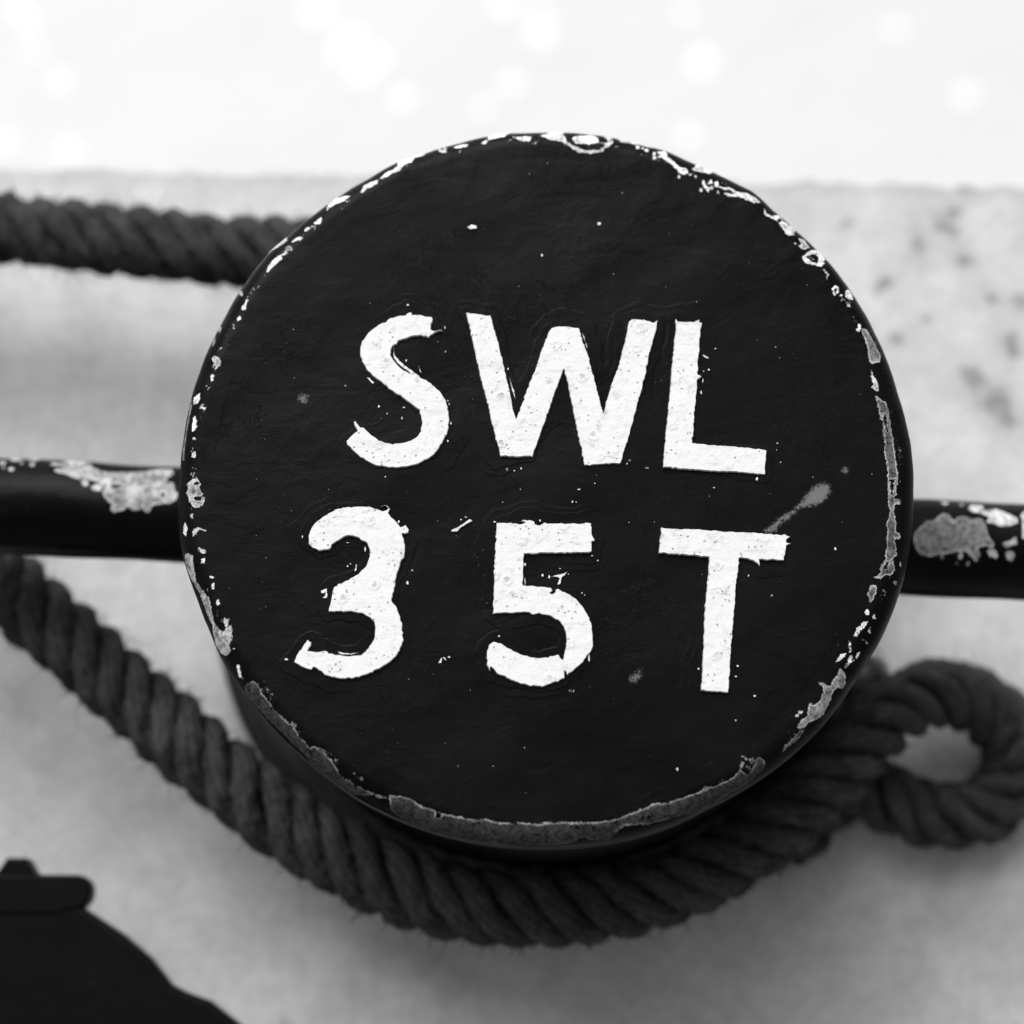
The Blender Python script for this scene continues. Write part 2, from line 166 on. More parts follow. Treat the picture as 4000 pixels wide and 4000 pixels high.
LETTERS = {
 'S': [(-34.63,47.81),(-34.71,46.76),(-35.07,45.72),(-35.25,44.22),(-34.68,43.56),(-33.68,43.56),(-32.55,44.07),(-31.42,43.74),(-32.55,43.62),(-33.68,43.11),(-34.67,42.52),(-35.79,41.44),(-36.78,41.68),(-38.2,42.13),(-40.19,42.07),(-41.88,41.53),(-43.57,40.87),(-44.84,40.4),(-45.53,39.38),(-46.24,39.27),(-46.94,38.55),(-47.34,37.36),(-47.24,35.87),(-46.45,34.39),(-45.44,32.91),(-44.01,31.43),(-42.31,30.48),(-40.04,29.65),(-37.77,28.47),(-35.79,27.44),(-33.8,25.81),(-31.96,24.05),(-30.81,21.99),(-30.1,20.23),(-29.57,17.88),(-29.27,15.25),(-29.48,12.91),(-30.16,10.58),(-31.4,7.96),(-33.05,5.35),(-35.27,3.33),(-38.04,1.73),(-41.37,0.72),(-44.71,0.29),(-48.06,0.49),(-51.13,1.01),(-53.66,2.31),(-56.48,4.05),(-58.76,6.22),(-59.9,7.38),(-60.26,8.69),(-58.56,10.58),(-57.04,11.75),(-57.19,12.33),(-57.83,13.5),(-58.19,14.66),(-57.75,14.96),(-57.12,14.08),(-56.09,12.91),(-55.11,12.91),(-53.82,11.46),(-52.12,10.15),(-50.42,8.98),(-48.45,8.11),(-46.21,7.73),(-43.7,8.11),(-40.91,8.84),(-39.11,9.85),(-38.01,11.75),(-37.47,13.79),(-37.78,16.13),(-38.36,18.17),(-39.92,19.64),(-42.19,21.4),(-45.03,23.31),(-47.87,25.37),(-50.15,27.29),(-52.72,29.36),(-54.59,31.43),(-55.9,33.8),(-56.57,36.17),(-56.61,38.25),(-56.02,40.34),(-54.64,42.43),(-52.69,44.37),(-50.45,46.02),(-49.04,46.46),(-48.2,47.36),(-45.94,48.26),(-43.11,48.71),(-41.7,49.67),(-41.13,49.46),(-40.98,48.77),(-39.13,48.77),(-36.85,48.47),(-35.15,48.11)],
 'W': [(-24.36,49.5),(-16.87,48.48),(-16,45.02),(-14.79,40.85),(-13.06,33.63),(-12.03,28.6),(-10.83,23.23),(-9.98,18.59),(-9.13,15.57),(-7.59,19.66),(-5.88,24.66),(-3.81,30.03),(-1.74,36.51),(-0.35,40.13),(0.69,43.02),(1.56,44.66),(4.84,45.13),(6.9,44.91),(10.17,44.48),(10.33,43.39),(11.33,39.76),(12.68,36.15),(13.83,31.47),(14.65,27.88),(15.97,22.51),(17.27,17.35),(18.17,21.09),(19.41,25.37),(20.48,28.95),(21.53,30.75),(22.61,34.71),(24.06,40.49),(25.35,46.66),(26.4,47.46),(30.01,47.09),(32.76,46.29),(34.15,47.02),(33.94,44.84),(32.66,40.85),(31.74,37.23),(30.45,31.47),(28.98,25.01),(27.17,18.59),(25.02,10.79),(23.24,4.79),(22.18,1.63),(19.47,1.56),(17.1,1.35),(14.39,1.21),(11.34,1.1),(10.37,6.55),(9.06,12.91),(7.75,20.02),(6.6,26.45),(5.44,31.47),(4.39,28.6),(2.31,22.87),(0.58,17.53),(-1.14,12.91),(-2.86,7.61),(-4.22,3.74),(-6.59,3.91),(-9.14,3.81),(-11.34,3.91),(-13.88,3.91),(-15.07,8.67),(-16.44,13.98),(-17.48,19.31),(-19.55,27.16),(-21.3,34.71),(-23.05,43.02)],
 'L': [(39.71,47.51),(40.34,46.76),(42.47,46.55),(45.31,46.55),(46.8,47.27),(46.89,46.37),(47.71,46.17),(47.3,44.52),(46.93,40.64),(46.49,35.87),(46.23,34.69),(46.01,29.65),(47.17,28.91),(45.88,27.88),(45.5,23.46),(44.98,19.05),(44.43,13.21),(43.9,8.11),(48.08,7.53),(52.26,7.24),(57.84,6.8),(64.53,6.16),(66.19,5.79),(65.83,3.04),(65.46,-1.73),(61.79,-1.53),(56.23,-1.01),(48.72,-0.66),(42.33,-0.09),(34.96,0.49),(35.31,4.48),(35.84,10.29),(36.5,16.13),(37.18,21.99),(37.71,27.88),(38.39,33.8),(39.07,39.74),(39.65,44.82)],
 '3': [(-70.8,-23.25),(-70.94,-21.43),(-70.61,-19.3),(-69.04,-16.55),(-66.42,-14.42),(-63.2,-12.58),(-59.95,-11.81),(-56.09,-11.66),(-53.11,-11.72),(-50.73,-12.43),(-48.93,-13.04),(-47.75,-12.82),(-47.23,-12.12),(-48.36,-11.54),(-49.55,-11.6),(-48.66,-11.29),(-47.32,-11.48),(-46.66,-12.52),(-47.29,-13.65),(-46.99,-14.26),(-45.03,-16.1),(-43.67,-18.08),(-42.05,-17.32),(-41.08,-18.69),(-41.28,-19.91),(-43.05,-19.91),(-42.28,-22.64),(-42.1,-24.77),(-42.37,-27.19),(-43.24,-28.1),(-43.8,-30.21),(-44.5,-32.62),(-45.05,-35.63),(-45.45,-38.33),(-45.86,-40.43),(-44.67,-41.92),(-43.61,-44.31),(-42.84,-46.99),(-42.36,-49.97),(-42.41,-52.93),(-43.31,-55.3),(-45.03,-57.66),(-47.05,-59.28),(-49.93,-60.9),(-53.11,-62.37),(-56.58,-63.4),(-59.78,-63.61),(-62.69,-63.26),(-65.04,-62.37),(-66.82,-61.05),(-68.59,-60.02),(-69.15,-61.05),(-71.2,-60.32),(-74.3,-58.7),(-73.63,-56.78),(-72.22,-54.71),(-70.48,-51.98),(-69.2,-52.78),(-69.38,-53.82),(-70.31,-55.3),(-68.11,-55.6),(-65.49,-55.3),(-64.02,-56.04),(-61.67,-56.42),(-59.33,-56.78),(-57,-56.84),(-54.67,-56.48),(-52.95,-55),(-51.67,-53.23),(-50.74,-50.86),(-50.58,-48.48),(-50.9,-46.55),(-52.53,-45.21),(-54.31,-44.16),(-57.25,-43.72),(-60.78,-43.48),(-64.35,-43.66),(-64.04,-41.62),(-63.65,-39.23),(-62.99,-36.08),(-60.37,-34.88),(-58.04,-33.52),(-55.71,-32.17),(-53.68,-29.91),(-52.69,-27.49),(-52.58,-25.37),(-53.21,-23.55),(-54.11,-22.34),(-55.6,-21.88),(-55.91,-21.12),(-57.7,-20.67),(-59.77,-20.76),(-62.11,-22.03),(-63.85,-23.4),(-64.13,-24.31),(-65.59,-25.01),(-67.8,-25.22),(-69.45,-24.16)],
 '5': [(-15.01,-16.62),(-11.69,-16.62),(-7.53,-16.93),(-6.2,-16.62),(-7.68,-16.1),(-7.24,-15.65),(-3.68,-16.17),(-3.53,-17.23),(-2.2,-17.39),(-0.57,-16.47),(0.17,-16.84),(4.62,-16.84),(10.85,-16.84),(11.74,-16.41),(13.22,-16.78),(13.35,-18.91),(13.48,-20.28),(14.35,-22.1),(13.4,-22.47),(13.31,-25.59),(11.66,-25.83),(7.52,-25.74),(1.61,-25.89),(-2.82,-26.05),(-6.81,-26.2),(-6.96,-29.83),(-7.12,-35.7),(-4.32,-35.85),(-1.38,-36),(0.97,-36.45),(1.56,-37.2),(0.67,-37.95),(1.55,-38.4),(2.29,-37.8),(2.44,-36.9),(3.32,-36.75),(5.96,-38.1),(8.59,-39.75),(10.92,-42.74),(12.36,-45.42),(13.15,-48.1),(13.24,-50.78),(13.46,-52.85),(13.15,-54.92),(11.67,-56.99),(9.31,-59.65),(6.97,-61.71),(5.8,-62.59),(5.37,-61.41),(4.79,-61.27),(5.06,-63.32),(2.29,-64.64),(-1.49,-65.88),(-4.98,-65.67),(-8.75,-64.79),(-11.95,-63.32),(-14.57,-62),(-16.32,-60.24),(-16.85,-60),(-16.55,-61.47),(-17.63,-59.65),(-17.94,-56.7),(-17.36,-53.74),(-15.9,-52.56),(-13.71,-53),(-11.52,-54.48),(-8.75,-56.11),(-5.25,-57.14),(-2.04,-57.44),(0.88,-57.14),(3.21,-56.4),(3.79,-57.29),(4.66,-58.03),(4.9,-56.4),(5.21,-54.63),(5.57,-52.56),(5.59,-50.48),(4.87,-48.1),(3.27,-46.17),(0.93,-44.98),(-2.29,-44.08),(-4.34,-44.53),(-5.22,-43.87),(-8.74,-43.93),(-12.26,-44.08),(-16.07,-44.23),(-15.93,-40.35),(-15.74,-35.25),(-15.57,-29.83),(-15.38,-23.77)],
 'T': [(34,-18.14),(38.86,-18.59),(44.56,-18.66),(49.59,-19.07),(54.62,-19.35),(60.66,-19.52),(64.67,-19.97),(69.69,-20.32),(70.71,-20.04),(72.36,-20.9),(71.22,-21.76),(71.09,-22.62),(72.62,-22.97),(71.09,-23.66),(70.67,-26.23),(70.27,-28.22),(67.1,-27.95),(62.96,-27.88),(63.2,-29.73),(61.73,-28.63),(59.42,-27.67),(56.91,-27.43),(57.04,-28.97),(56.44,-32.39),(55.85,-35.8),(55.59,-39.2),(55.27,-42.59),(54.71,-47.32),(54.15,-52.04),(53.81,-56.06),(53.35,-61.07),(52.9,-65.73),(52.68,-67.66),(48.74,-67.39),(44.67,-67.06),(45.04,-63.74),(45.51,-57.73),(45.87,-52.04),(46.3,-44.96),(46.73,-40.9),(47.12,-35.8),(47.76,-32.39),(48.12,-27.09),(44.38,-26.75),(39.37,-26.3),(33.19,-25.96),(33.49,-22.11)]}
FLECKS = [
 [(-46.51,38.55),(-46.11,35.87),(-44.61,34.09),(-42.9,32.61),(-40.62,30.98),(-38.34,29.06),(-40.04,29.44),(-42.32,31.28),(-44.02,32.4),(-45.46,33.94),(-46.44,35.28)],
 [(-54.55,28.91),(-53.56,28.62),(-52.21,27.29),(-52.68,26.79)],
 [(-38.81,32.76),(-37.88,30.39),(-38.36,30.77)],
 [(-41.94,52.17),(-41.92,51.99),(-42.17,51.84),(-42.4,51.86),(-42.66,52.01),(-42.73,52.17),(-42.57,52.35),(-42.43,52.5),(-42.16,52.48),(-42.02,52.33)],
 [(-30.65,44.82),(-30.74,44.6),(-30.85,44.43),(-30.99,44.45),(-31.11,44.63),(-31.1,44.82),(-31.11,45.03),(-31,45.21),(-30.86,45.19),(-30.74,45.01)],
 [(-50.31,19.7),(-50.37,19.46),(-50.58,19.26),(-50.77,19.27),(-50.99,19.47),(-50.98,19.7),(-50.93,19.93),(-50.81,20.14),(-50.58,20.13),(-50.46,19.92)],
 [(-42.29,34.24),(-42.37,34),(-42.49,33.9),(-42.62,33.88),(-42.75,33.97),(-42.74,34.24),(-42.74,34.48),(-42.64,34.58),(-42.49,34.61),(-42.39,34.51)],
 [(-30.43,37.15),(-30.52,37.02),(-30.59,36.9),(-30.73,36.89),(-30.8,37.01),(-30.83,37.15),(-30.84,37.28),(-30.72,37.4),(-30.61,37.41),(-30.48,37.29)],
 [(-42.67,19.35),(-42.8,19.22),(-42.97,19.11),(-43.18,19.09),(-43.35,19.21),(-43.34,19.35),(-43.35,19.47),(-43.19,19.59),(-42.98,19.6),(-42.81,19.49)],
 [(-43.34,15.98),(-43.37,15.71),(-43.51,15.55),(-43.64,15.62),(-43.79,15.77),(-43.79,15.98),(-43.74,16.25),(-43.66,16.41),(-43.51,16.34),(-43.43,16.19)],
 [(-60.73,26.26),(-60.71,26.12),(-60.84,26.06),(-60.97,26.05),(-61.1,26.11),(-61.18,26.26),(-61.08,26.4),(-60.99,26.45),(-60.84,26.46),(-60.74,26.41)],
 [(-29.6,21.55),(-29.69,21.43),(-29.77,21.33),(-29.9,21.33),(-29.98,21.43),(-30,21.55),(-30.01,21.66),(-29.89,21.77),(-29.78,21.77),(-29.66,21.66)],
 [(-29.21,20.37),(-29.21,20.22),(-29.32,20.15),(-29.46,20.18),(-29.57,20.25),(-29.66,20.37),(-29.57,20.53),(-29.46,20.59),(-29.32,20.56),(-29.2,20.5)],
 [(-28.64,14.37),(-28.63,14.11),(-28.74,13.88),(-28.83,13.87),(-28.94,14.11),(-28.97,14.37),(-28.9,14.63),(-28.85,14.87),(-28.73,14.87),(-28.67,14.64)],
 [(-29.47,8.84),(-29.57,8.56),(-29.66,8.41),(-29.81,8.48),(-29.9,8.63),(-29.92,8.84),(-29.94,9.11),(-29.8,9.26),(-29.67,9.2),(-29.54,9.04)],
 [(-47.88,17.41),(-47.93,17.26),(-48,17.21),(-48.16,17.22),(-48.24,17.28),(-48.33,17.41),(-48.29,17.56),(-48.15,17.62),(-48.02,17.6),(-47.88,17.55)],
 [(-48.11,-2.39),(-48.1,-2.52),(-48.21,-2.64),(-48.35,-2.64),(-48.45,-2.52),(-48.55,-2.39),(-48.47,-2.27),(-48.35,-2.15),(-48.22,-2.14),(-48.1,-2.26)],
 [(-11.57,-0.09),(-11.65,-0.43),(-11.77,-0.62),(-11.91,-0.54),(-12.03,-0.35),(-12.01,-0.09),(-12.01,0.26),(-11.91,0.45),(-11.77,0.36),(-11.67,0.18)],
 [(-11.07,28.88),(-10.66,27.16),(-9.81,24.66),(-9.3,21.87),(-10.12,24.3),(-10.8,26.45)],
 [(-11.36,31.61),(-11.34,31.35),(-11.5,31.24),(-11.66,31.29),(-11.82,31.4),(-11.91,31.61),(-11.78,31.88),(-11.67,31.99),(-11.49,31.93),(-11.37,31.82)],
 [(-11.59,-0.12),(-11.66,-0.39),(-11.75,-0.52),(-11.93,-0.59),(-12.02,-0.45),(-12.13,-0.12),(-12.09,0.14),(-11.91,0.28),(-11.76,0.34),(-11.59,0.21)],
 [(-9.5,-0.47),(-9.54,-0.64),(-9.63,-0.73),(-9.79,-0.69),(-9.87,-0.6),(-9.97,-0.47),(-9.93,-0.31),(-9.77,-0.22),(-9.64,-0.26),(-9.49,-0.35)],
 [(-7.33,0.16),(-7.44,-0.08),(-7.53,-0.17),(-7.71,-0.13),(-7.8,-0.03),(-7.87,0.16),(-7.87,0.39),(-7.69,0.49),(-7.54,0.44),(-7.36,0.35)],
 [(11.02,43.02),(11.53,42.3),(12.53,38.68),(12.62,37.77),(11.86,40.49)],
 [(10.12,-6.28),(10.04,-6.37),(9.81,-6.42),(9.4,-6.44),(9.18,-6.39),(8.91,-6.28),(9.05,-6.18),(9.43,-6.13),(9.78,-6.11),(10.16,-6.16)],
 [(7.91,-10.07),(7.92,-10.27),(7.78,-10.44),(7.64,-10.44),(7.5,-10.27),(7.44,-10.07),(7.54,-9.88),(7.64,-9.7),(7.79,-9.7),(7.88,-9.88)],
 [(9.04,-10.18),(8.99,-10.31),(8.87,-10.35),(8.75,-10.35),(8.62,-10.3),(8.64,-10.18),(8.67,-10.04),(8.74,-10),(8.88,-10),(8.95,-10.05)],
 [(14.7,-4.43),(14.59,-4.59),(14.5,-4.68),(14.34,-4.64),(14.26,-4.55),(14.23,-4.43),(14.21,-4.26),(14.36,-4.17),(14.49,-4.21),(14.64,-4.3)],
 [(25.23,2.75),(25.22,2.56),(25.1,2.47),(24.93,2.44),(24.8,2.52),(24.68,2.75),(24.79,2.95),(24.94,3.04),(25.1,3.07),(25.25,2.99)],
 [(30.54,0.4),(30.56,0.21),(30.25,0.11),(29.99,0.16),(29.68,0.26),(29.59,0.4),(29.8,0.59),(29.97,0.69),(30.29,0.65),(30.45,0.54)],
 [(24.39,1.74),(24.36,1.55),(24.25,1.44),(24.16,1.48),(24.05,1.6),(24.05,1.74),(24.1,1.92),(24.15,2.04),(24.27,1.99),(24.32,1.88)],
 [(-7.73,-6.17),(-7.78,-6.38),(-7.86,-6.51),(-7.94,-6.46),(-8.01,-6.33),(-8,-6.17),(-8,-5.97),(-7.94,-5.83),(-7.85,-5.88),(-7.8,-6.01)],
 [(-23.83,-14.76),(-23.92,-14.89),(-24.1,-14.93),(-24.27,-14.93),(-24.46,-14.88),(-24.44,-14.76),(-24.41,-14.63),(-24.29,-14.58),(-24.09,-14.58),(-23.97,-14.63)],
 [(47.79,36.17),(49.49,35.19),(49.2,34.86),(47.97,35.52)],
 [(49.88,31.34),(49.82,31.17),(49.58,31.05),(49.37,31.09),(49.13,31.2),(49.14,31.34),(49.24,31.51),(49.36,31.63),(49.61,31.59),(49.73,31.47)],
 [(47.22,24.11),(47.23,23.77),(47.06,23.53),(46.9,23.6),(46.73,23.84),(46.66,24.11),(46.79,24.45),(46.91,24.68),(47.09,24.61),(47.2,24.37)],
 [(47.69,27.88),(47.68,27.55),(47.61,27.3),(47.52,27.19),(47.46,27.45),(47.41,27.88),(47.47,28.2),(47.55,28.46),(47.64,28.56),(47.71,28.31)],
 [(63.51,-2.97),(63.12,-3.59),(62.62,-2.97),(63.16,-2.35)],
 [(48.06,30.92),(48.05,30.79),(47.92,30.73),(47.81,30.76),(47.68,30.81),(47.67,30.92),(47.74,31.06),(47.81,31.11),(47.94,31.09),(48,31.04)],
 [(51.96,38.1),(51.85,38),(51.69,37.9),(51.53,37.88),(51.37,37.97),(51.39,38.1),(51.4,38.21),(51.53,38.31),(51.71,38.33),(51.83,38.24)],
 [(69.78,8.05),(69.7,7.91),(69.63,7.86),(69.48,7.85),(69.4,7.91),(69.33,8.05),(69.35,8.19),(69.5,8.24),(69.63,8.25),(69.78,8.2)],
 [(69.43,5.99),(69.37,5.87),(69.3,5.77),(69.21,5.74),(69.14,5.84),(69.15,5.99),(69.15,6.11),(69.23,6.21),(69.31,6.24),(69.38,6.14)],
 [(70.41,2.17),(70.38,2.04),(70.31,1.92),(70.2,1.89),(70.14,2),(70.08,2.17),(70.12,2.3),(70.23,2.41),(70.32,2.45),(70.43,2.34)],
 [(30.61,0.43),(30.64,0.28),(30.31,0.22),(30.03,0.25),(29.71,0.31),(29.61,0.43),(29.83,0.59),(30.01,0.65),(30.35,0.62),(30.53,0.56)],
 [(25.31,2.8),(25.19,2.57),(25.08,2.47),(24.92,2.52),(24.81,2.62),(24.81,2.8),(24.79,3.04),(24.93,3.14),(25.08,3.09),(25.22,2.99)],
 [(-28.7,-18.84),(-26.93,-18.08),(-24.57,-16.55),(-23.09,-15.48),(-22.14,-15.88),(-23.97,-16.92),(-26.04,-18.38),(-26.62,-19.21),(-28.25,-19.24)],
 [(-23.78,-14.84),(-23.9,-14.95),(-24.05,-15.03),(-24.23,-15.07),(-24.39,-14.99),(-24.37,-14.84),(-24.38,-14.74),(-24.24,-14.65),(-24.05,-14.62),(-23.91,-14.7)],
 [(-25.32,-15.64),(-25.42,-15.77),(-25.5,-15.89),(-25.66,-15.9),(-25.74,-15.78),(-25.8,-15.64),(-25.81,-15.51),(-25.65,-15.39),(-25.52,-15.37),(-25.36,-15.49)],
 [(-43.89,-16.19),(-43.87,-16.35),(-44.04,-16.49),(-44.21,-16.54),(-44.38,-16.41),(-44.49,-16.19),(-44.36,-16.02),(-44.23,-15.89),(-44.04,-15.83),(-43.9,-15.96)],
 [(-40.98,-34.91),(-40.94,-35.27),(-41.16,-35.53),(-41.38,-35.45),(-41.6,-35.2),(-41.74,-34.91),(-41.57,-34.54),(-41.41,-34.29),(-41.16,-34.36),(-40.99,-34.62)],
 [(-39.76,-31.05),(-39.76,-31.19),(-39.94,-31.29),(-40.08,-31.34),(-40.26,-31.24),(-40.29,-31.05),(-40.19,-30.92),(-40.11,-30.81),(-39.93,-30.77),(-39.84,-30.87)],
 [(-56.71,-29.15),(-56.34,-29.61),(-56.75,-31.36),(-57.02,-31.27),(-56.75,-30.21)],
 [(-58.94,-29.76),(-58.92,-29.92),(-59.06,-30.06),(-59.2,-30.09),(-59.34,-29.94),(-59.41,-29.76),(-59.31,-29.6),(-59.22,-29.45),(-59.06,-29.43),(-58.96,-29.58)],
 [(-58.04,-29.06),(-58.08,-29.14),(-58.17,-29.19),(-58.35,-29.17),(-58.45,-29.12),(-58.57,-29.06),(-58.51,-28.98),(-58.34,-28.94),(-58.19,-28.96),(-58.02,-29)],
 [(-53.78,-24.61),(-53.78,-24.98),(-53.94,-25.32),(-54.07,-25.41),(-54.23,-25.07),(-54.25,-24.61),(-54.18,-24.24),(-54.11,-23.91),(-53.95,-23.82),(-53.86,-24.16)],
 [(-66.84,-37.28),(-65.18,-36.53),(-64.94,-38.33),(-65.03,-39.38),(-66.3,-39.38),(-65.57,-38.78),(-65.37,-37.58),(-66.77,-38.03)],
 [(-61.55,-55.48),(-59.35,-55.89),(-57.31,-55.98),(-55.42,-55.77),(-57.59,-56.39),(-60.51,-56.3)],
 [(-76.01,-57.78),(-76.01,-58.02),(-76.35,-58.11),(-76.65,-58.07),(-77,-57.98),(-77.06,-57.78),(-76.87,-57.55),(-76.7,-57.45),(-76.34,-57.49),(-76.16,-57.59)],
 [(-31.96,-58.78),(-31.04,-57.31),(-30.83,-57.37),(-31.17,-58.84)],
 [(-30.6,-57.07),(-30.17,-57.01),(-29.63,-58.11),(-30.01,-57.96)],
 [(-28.44,-57.07),(-28.56,-57.25),(-28.67,-57.31),(-28.91,-57.33),(-29.03,-57.26),(-29.14,-57.07),(-29.13,-56.9),(-28.89,-56.83),(-28.7,-56.82),(-28.46,-56.88)],
 [(-58.64,-22.64),(-58.86,-22.73),(-59.06,-22.77),(-59.36,-22.77),(-59.57,-22.74),(-59.59,-22.64),(-59.63,-22.55),(-59.36,-22.52),(-59.08,-22.51),(-58.81,-22.55)],
 [(-72.63,-20.82),(-72.68,-21.02),(-72.73,-21.2),(-72.83,-21.21),(-72.89,-21.03),(-72.92,-20.82),(-72.93,-20.62),(-72.84,-20.43),(-72.76,-20.43),(-72.66,-20.61)],
 [(1.14,-32.99),(3.05,-32.48),(4.97,-32),(6.21,-31.21),(5.17,-32.6),(4.28,-33.35),(3.98,-34.95),(3.39,-35.46),(3.16,-35.01),(3.75,-33.5),(3.05,-33.08)],
 [(-1.01,-32.54),(-1.02,-32.87),(-1.16,-33.01),(-1.37,-32.94),(-1.51,-32.79),(-1.65,-32.54),(-1.55,-32.21),(-1.36,-32.07),(-1.17,-32.14),(-0.98,-32.29)],
 [(0.91,-33.02),(0.88,-33.27),(0.7,-33.49),(0.56,-33.55),(0.38,-33.33),(0.38,-33.02),(0.46,-32.78),(0.54,-32.56),(0.73,-32.5),(0.81,-32.72)],
 [(4.19,-30.52),(4.06,-30.6),(3.95,-30.64),(3.75,-30.66),(3.64,-30.62),(3.6,-30.52),(3.58,-30.44),(3.77,-30.4),(3.94,-30.38),(4.12,-30.42)],
 [(-6.13,-29.28),(-6.25,-29.55),(-6.37,-29.74),(-6.61,-29.69),(-6.72,-29.5),(-6.84,-29.28),(-6.82,-29.02),(-6.58,-28.82),(-6.39,-28.87),(-6.15,-29.07)],
 [(-6.36,-34.35),(-6.42,-34.89),(-6.48,-35.39),(-6.58,-35.53),(-6.64,-35.03),(-6.65,-34.35),(-6.66,-33.8),(-6.57,-33.3),(-6.49,-33.16),(-6.4,-33.66)],
 [(7.99,-67.05),(7.64,-67.26),(7.31,-67.38),(6.83,-67.33),(6.5,-67.21),(6.48,-67.05),(6.43,-66.83),(6.85,-66.72),(7.3,-66.77),(7.72,-66.88)],
 [(-13.91,-50.84),(-14.03,-50.96),(-14.13,-51.04),(-14.35,-51.08),(-14.46,-51),(-14.56,-50.84),(-14.55,-50.71),(-14.33,-50.64),(-14.15,-50.6),(-13.94,-50.68)],
 [(15.36,-28.07),(15.34,-28.19),(15.18,-28.29),(15.05,-28.33),(14.89,-28.24),(14.88,-28.07),(14.96,-27.95),(15.04,-27.86),(15.2,-27.82),(15.28,-27.91)],
 [(13.66,-26.65),(13.68,-26.79),(13.52,-26.87),(13.34,-26.83),(13.19,-26.76),(13.07,-26.65),(13.2,-26.51),(13.34,-26.44),(13.53,-26.47),(13.67,-26.54)],
 [(-1.72,-15.86),(-1.84,-16),(-1.94,-16.1),(-2.11,-16.15),(-2.22,-16.04),(-2.25,-15.86),(-2.27,-15.72),(-2.1,-15.61),(-1.95,-15.57),(-1.78,-15.68)],
 [(-15.18,-16.26),(-15.36,-16.38),(-15.52,-16.49),(-15.77,-16.52),(-15.93,-16.41),(-15.95,-16.26),(-15.98,-16.13),(-15.76,-16.02),(-15.53,-15.99),(-15.31,-16.1)],
 [(12.41,-57.29),(12.39,-58.16),(12.27,-58.47),(12.11,-58.36),(12,-58.04),(11.88,-57.29),(11.98,-56.42),(12.13,-56.1),(12.29,-56.21),(12.43,-56.53)],
 [(10.51,-37.89),(10.45,-38),(10.38,-38.06),(10.24,-38.09),(10.17,-38.03),(10.1,-37.89),(10.12,-37.78),(10.26,-37.72),(10.37,-37.69),(10.51,-37.75)],
 [(11.22,-38.55),(11.23,-38.7),(11.15,-38.81),(11.06,-38.78),(10.98,-38.67),(10.93,-38.55),(11,-38.4),(11.06,-38.29),(11.16,-38.32),(11.22,-38.43)],
 [(6.51,-32.18),(6.52,-32.3),(6.41,-32.34),(6.31,-32.32),(6.2,-32.28),(6.16,-32.18),(6.24,-32.06),(6.3,-32.02),(6.42,-32.03),(6.48,-32.08)],
 [(85.99,-24.51),(86,-24.8),(85.82,-25),(85.64,-24.95),(85.48,-24.74),(85.38,-24.51),(85.53,-24.23),(85.67,-24.03),(85.86,-24.08),(85.98,-24.29)],
 [(66.57,-38.62),(66.58,-38.75),(66.43,-38.85),(66.3,-38.88),(66.15,-38.78),(66.11,-38.62),(66.21,-38.5),(66.3,-38.4),(66.46,-38.37),(66.54,-38.47)],
 [(44.51,-60.54),(44.51,-60.73),(44.38,-60.79),(44.21,-60.79),(44.08,-60.72),(43.98,-60.54),(44.09,-60.35),(44.23,-60.28),(44.39,-60.29),(44.52,-60.36)],
 [(55.96,-59.67),(55.97,-59.85),(55.81,-59.93),(55.66,-59.89),(55.51,-59.81),(55.43,-59.67),(55.55,-59.49),(55.66,-59.41),(55.83,-59.45),(55.94,-59.53)],
 [(55.47,-62.81),(55.33,-63.01),(55.19,-63.1),(55.01,-63.06),(54.87,-62.96),(54.88,-62.81),(54.86,-62.6),(55.02,-62.51),(55.2,-62.55),(55.36,-62.65)],
 [(59.9,-32.67),(59.85,-32.84),(59.72,-33),(59.6,-32.99),(59.48,-32.84),(59.5,-32.67),(59.53,-32.49),(59.61,-32.34),(59.75,-32.34),(59.82,-32.5)],
 [(50.44,-5.75),(50.32,-5.84),(50.16,-5.92),(49.97,-5.94),(49.82,-5.86),(49.84,-5.75),(49.83,-5.66),(49.98,-5.58),(50.17,-5.56),(50.32,-5.64)],
 [(-24.23,77.57),(-22.97,78.56),(-21.42,78.07),(-21.3,77.33),(-23.25,76.96)],
 [(-0.83,68.4),(-0.96,68.17),(-1.08,67.95),(-1.27,67.94),(-1.39,68.15),(-1.4,68.4),(-1.42,68.63),(-1.26,68.84),(-1.09,68.86),(-0.92,68.65)],
 [(17.24,78.8),(16.98,78.55),(16.75,78.31),(16.37,78.27),(16.14,78.5),(16.09,78.8),(16.05,79.06),(16.4,79.29),(16.73,79.34),(17.08,79.1)],
 [(60.82,-68.55),(60.68,-68.76),(60.51,-68.83),(60.31,-68.81),(60.14,-68.74),(60.17,-68.55),(60.17,-68.34),(60.32,-68.26),(60.53,-68.28),(60.68,-68.35)],
 [(55.08,-75.73),(54.99,-75.9),(54.83,-75.96),(54.67,-75.95),(54.51,-75.89),(54.54,-75.73),(54.56,-75.56),(54.67,-75.5),(54.85,-75.51),(54.96,-75.57)],
 [(66.64,-38.65),(66.61,-38.8),(66.46,-38.86),(66.34,-38.83),(66.2,-38.77),(66.2,-38.65),(66.27,-38.5),(66.34,-38.44),(66.49,-38.47),(66.56,-38.53)],
 [(7.65,-67.07),(7.7,-67.29),(7.28,-67.4),(6.82,-67.35),(6.41,-67.24),(6.13,-67.07),(6.47,-66.85),(6.82,-66.75),(7.3,-66.8),(7.64,-66.9)],
 [(37.69,-89.86),(37.71,-90.14),(37.51,-90.33),(37.32,-90.27),(37.13,-90.08),(37.05,-89.86),(37.2,-89.59),(37.33,-89.4),(37.54,-89.46),(37.66,-89.65)]]
